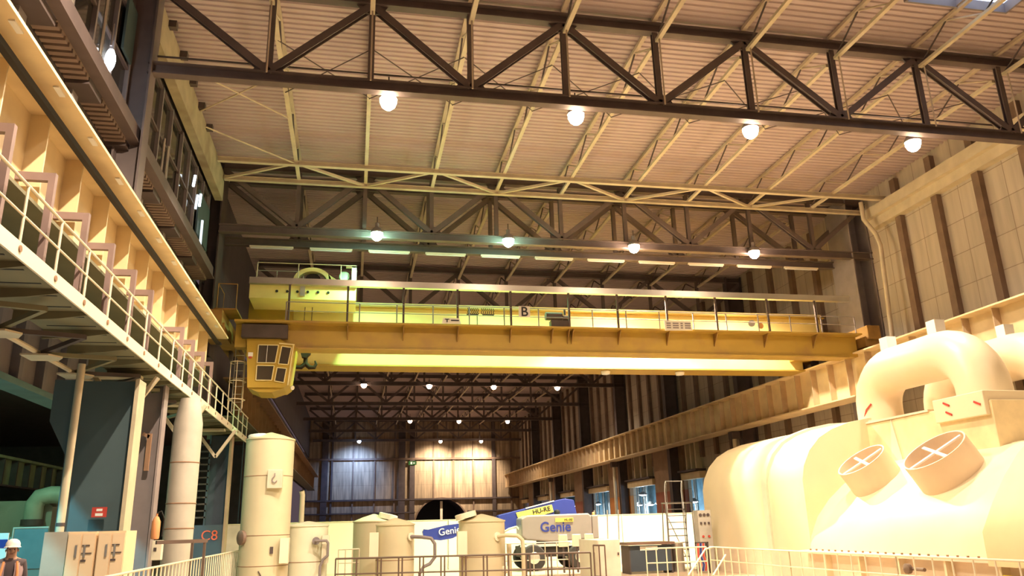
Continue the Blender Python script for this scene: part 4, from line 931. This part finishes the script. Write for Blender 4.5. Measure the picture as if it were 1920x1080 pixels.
# ------------------------------------------------------------------ person
def person():
    t = Thing('person', 'person in a white helmet and hi-vis vest standing at the far left edge', 'person', (-5.87, 16.0, .35))
    V = []; Ed = []; Rr = []
    def add(p, r, par=None):
        V.append(p); Rr.append(r)
        if par is not None: Ed.append((par, len(V)-1))
        return len(V)-1
    pel = add((0, 0, .95), (.155, .115)); sp = add((0, .01, 1.12), (.15, .105), pel); ch = add((0, .01, 1.30), (.18, .12), sp)
    up = add((0, .01, 1.44), (.15, .10), ch); nk = add((0, 0, 1.50), (.075, .075), up)
    hd = add((0, -.02, 1.57), (.088, .098), nk); h2 = add((0, -.02, 1.66), (.096, .112), hd); h3 = add((0, -.01, 1.73), (.075, .085), h2)
    nose = add((0, -.13, 1.605), (.016, .016), h2)
    for s in (-1, 1):
        hip = add((s*.10, 0, .90), (.095, .10), pel); kn = add((s*.115, -.01, .50), (.062, .065), hip); an = add((s*.12, .01, .10), (.042, .045), kn); to = add((s*.13, -.15, .04), (.042, .03), an)
        sh = add((s*.19, .01, 1.42), (.075, .075), up); el = add((s*.255, .03, 1.13), (.048, .048), sh); wr = add((s*.27, -.04, .88), (.03, .034), el)
        pa = add((s*.272, -.06, .80), (.022, .038), wr)
        for i, (dy, L) in enumerate(((-.03, .075), (-.012, .088), (.008, .082), (.026, .062))):
            a = add((s*.273, -.06+dy, .765), (.010, .010), pa); b = add((s*.268, -.065+dy, .765-L*.5), (.009, .009), a); add((s*.255, -.072+dy, .765-L), (.008, .008), b)
        a = add((s*.262, -.10, .80), (.012, .012), pa); add((s*.25, -.12, .755), (.010, .010), a)
    me = bpy.data.meshes.new('body'); me.from_pydata(V, Ed, []); o = bpy.data.objects.new('body', me); C.objects.link(o)
    md = o.modifiers.new('skin', 'SKIN'); md.use_smooth_shade = True
    for i, sv in enumerate(me.skin_vertices[0].data): sv.radius = Rr[i]; sv.use_root = (i == 0)
    sb = o.modifiers.new('sub', 'SUBSURF'); sb.levels = 2; sb.render_levels = 2
    dg = bpy.context.evaluated_depsgraph_get(); dg.update()
    me2 = bpy.data.meshes.new_from_object(o.evaluated_get(dg)); bpy.data.objects.remove(o)
    b = bpy.data.objects.new('body', me2); C.objects.link(b); b.parent = t.o
    me2.materials.clear()
    for mt in (cloth_d, skin): me2.materials.append(mt)
    for p in me2.polygons:
        c = p.center; p.use_smooth = True
        p.material_index = 1 if (c.z > 1.485 or (c.z < .86 and abs(c.x) > .225)) else 0
    t.o.rotation_euler = (0, 0, .35)
    off = Vector((-5.87, 16.0, .35))
    W = lambda m: M().add([Vector(p)+off for p in m.v], m.f, True)
    vest = M()
    ringz = [(.90, .205, .15), (1.12, .20, .145), (1.30, .225, .158), (1.42, .20, .13)]
    vest.sheet([[(rx*math.cos(a), ry*math.sin(a)+.01, z) for a in [(-PI/2+.35)+(2*PI-.7)*k/22 for k in range(23)]] for z, rx, ry in ringz])
    t.part('vest', W(vest), vest_m)
    st = M()
    for s in (-1, 1): st.path([(s*.13, -.135, .92), (s*.125, -.15, 1.25), (s*.10, -.10, 1.44)], [.022, .022, .02], 6)
    t.part('vest_strip', W(st), orange)
    hl = M().lathe([(.135, 0), (.125, .015), (.118, .02), (.115, .07), (.09, .115), (.05, .14), (0, .148)], (0, -.01, 1.675), n=20)
    hl.prism([(-.08, -.12), (.08, -.12), (.06, -.19), (-.06, -.19)], 'z', 1.675, 1.687)
    t.part('helmet', W(hl), helmet_m)
    hr = M().lathe([(.06, -.12), (.082, -.08), (.088, .0)], (0, .035, 1.68), n=16); t.part('hair', W(hr), paint('dark hair', (.03, .02, .015), .8))
    ey = M()
    for s in (-1, 1): ey.lathe([(0, -.008), (.011, 0), (0, .008)], (s*.035, -.112, 1.640), (0, 1, 0), n=8)
    t.part('eyes', W(ey), black)
    mo = M().beam((-.025, -.105, 1.562), (.025, -.105, 1.562), .012, .008); t.part('mouth', W(mo), paint('lips', (.28, .10, .08), .6))
    er = M()
    for s in (-1, 1): er.lathe([(0, -.012), (.028, -.004), (.03, .006), (0, .012)], (s*.095, .0, 1.625), (1, 0, 0), n=10)
    t.part('ears', W(er), skin)
    bt = M()
    for s in (-1, 1): bt.prism([(s*.125-.055, -.20), (s*.125+.055, -.20), (s*.125+.055, .07), (s*.125-.055, .07)], 'z', 0.002, .11)
    t.part('boots', W(bt), black)
    return t
person()

# ------------------------------------------------------------------ light and world
aim(spot((-12.5, 15, 9.2), 7500, (.13, .70, .80), 90, .3, .12), (-7.5, 22, 3.0)); point((-9.5, 19, 1.2), 30, (.25, .95, 1.0), .3)        # cold lamps of the left aisle
point((-15.5, 36.0, 8.8), 1500, (.45, 1.0, .62), .4)
w = bpy.data.worlds.new('world'); bpy.context.scene.world = w; w.use_nodes = True
w.node_tree.nodes['Background'].inputs[0].default_value = (.55, .38, .45, 1); w.node_tree.nodes['Background'].inputs[1].default_value = .17
sc = bpy.context.scene
sc.view_settings.view_transform = 'Standard'; sc.view_settings.look = 'None'; sc.view_settings.exposure = 0; sc.view_settings.gamma = 1
sc.cycles.use_denoising = True
sc.cycles.max_bounces = 6; sc.cycles.diffuse_bounces = 4; sc.cycles.glossy_bounces = 3
sc.cycles.sample_clamp_indirect = 6; sc.cycles.use_light_tree = True
sc.cycles.caustics_reflective = False; sc.cycles.caustics_refractive = False
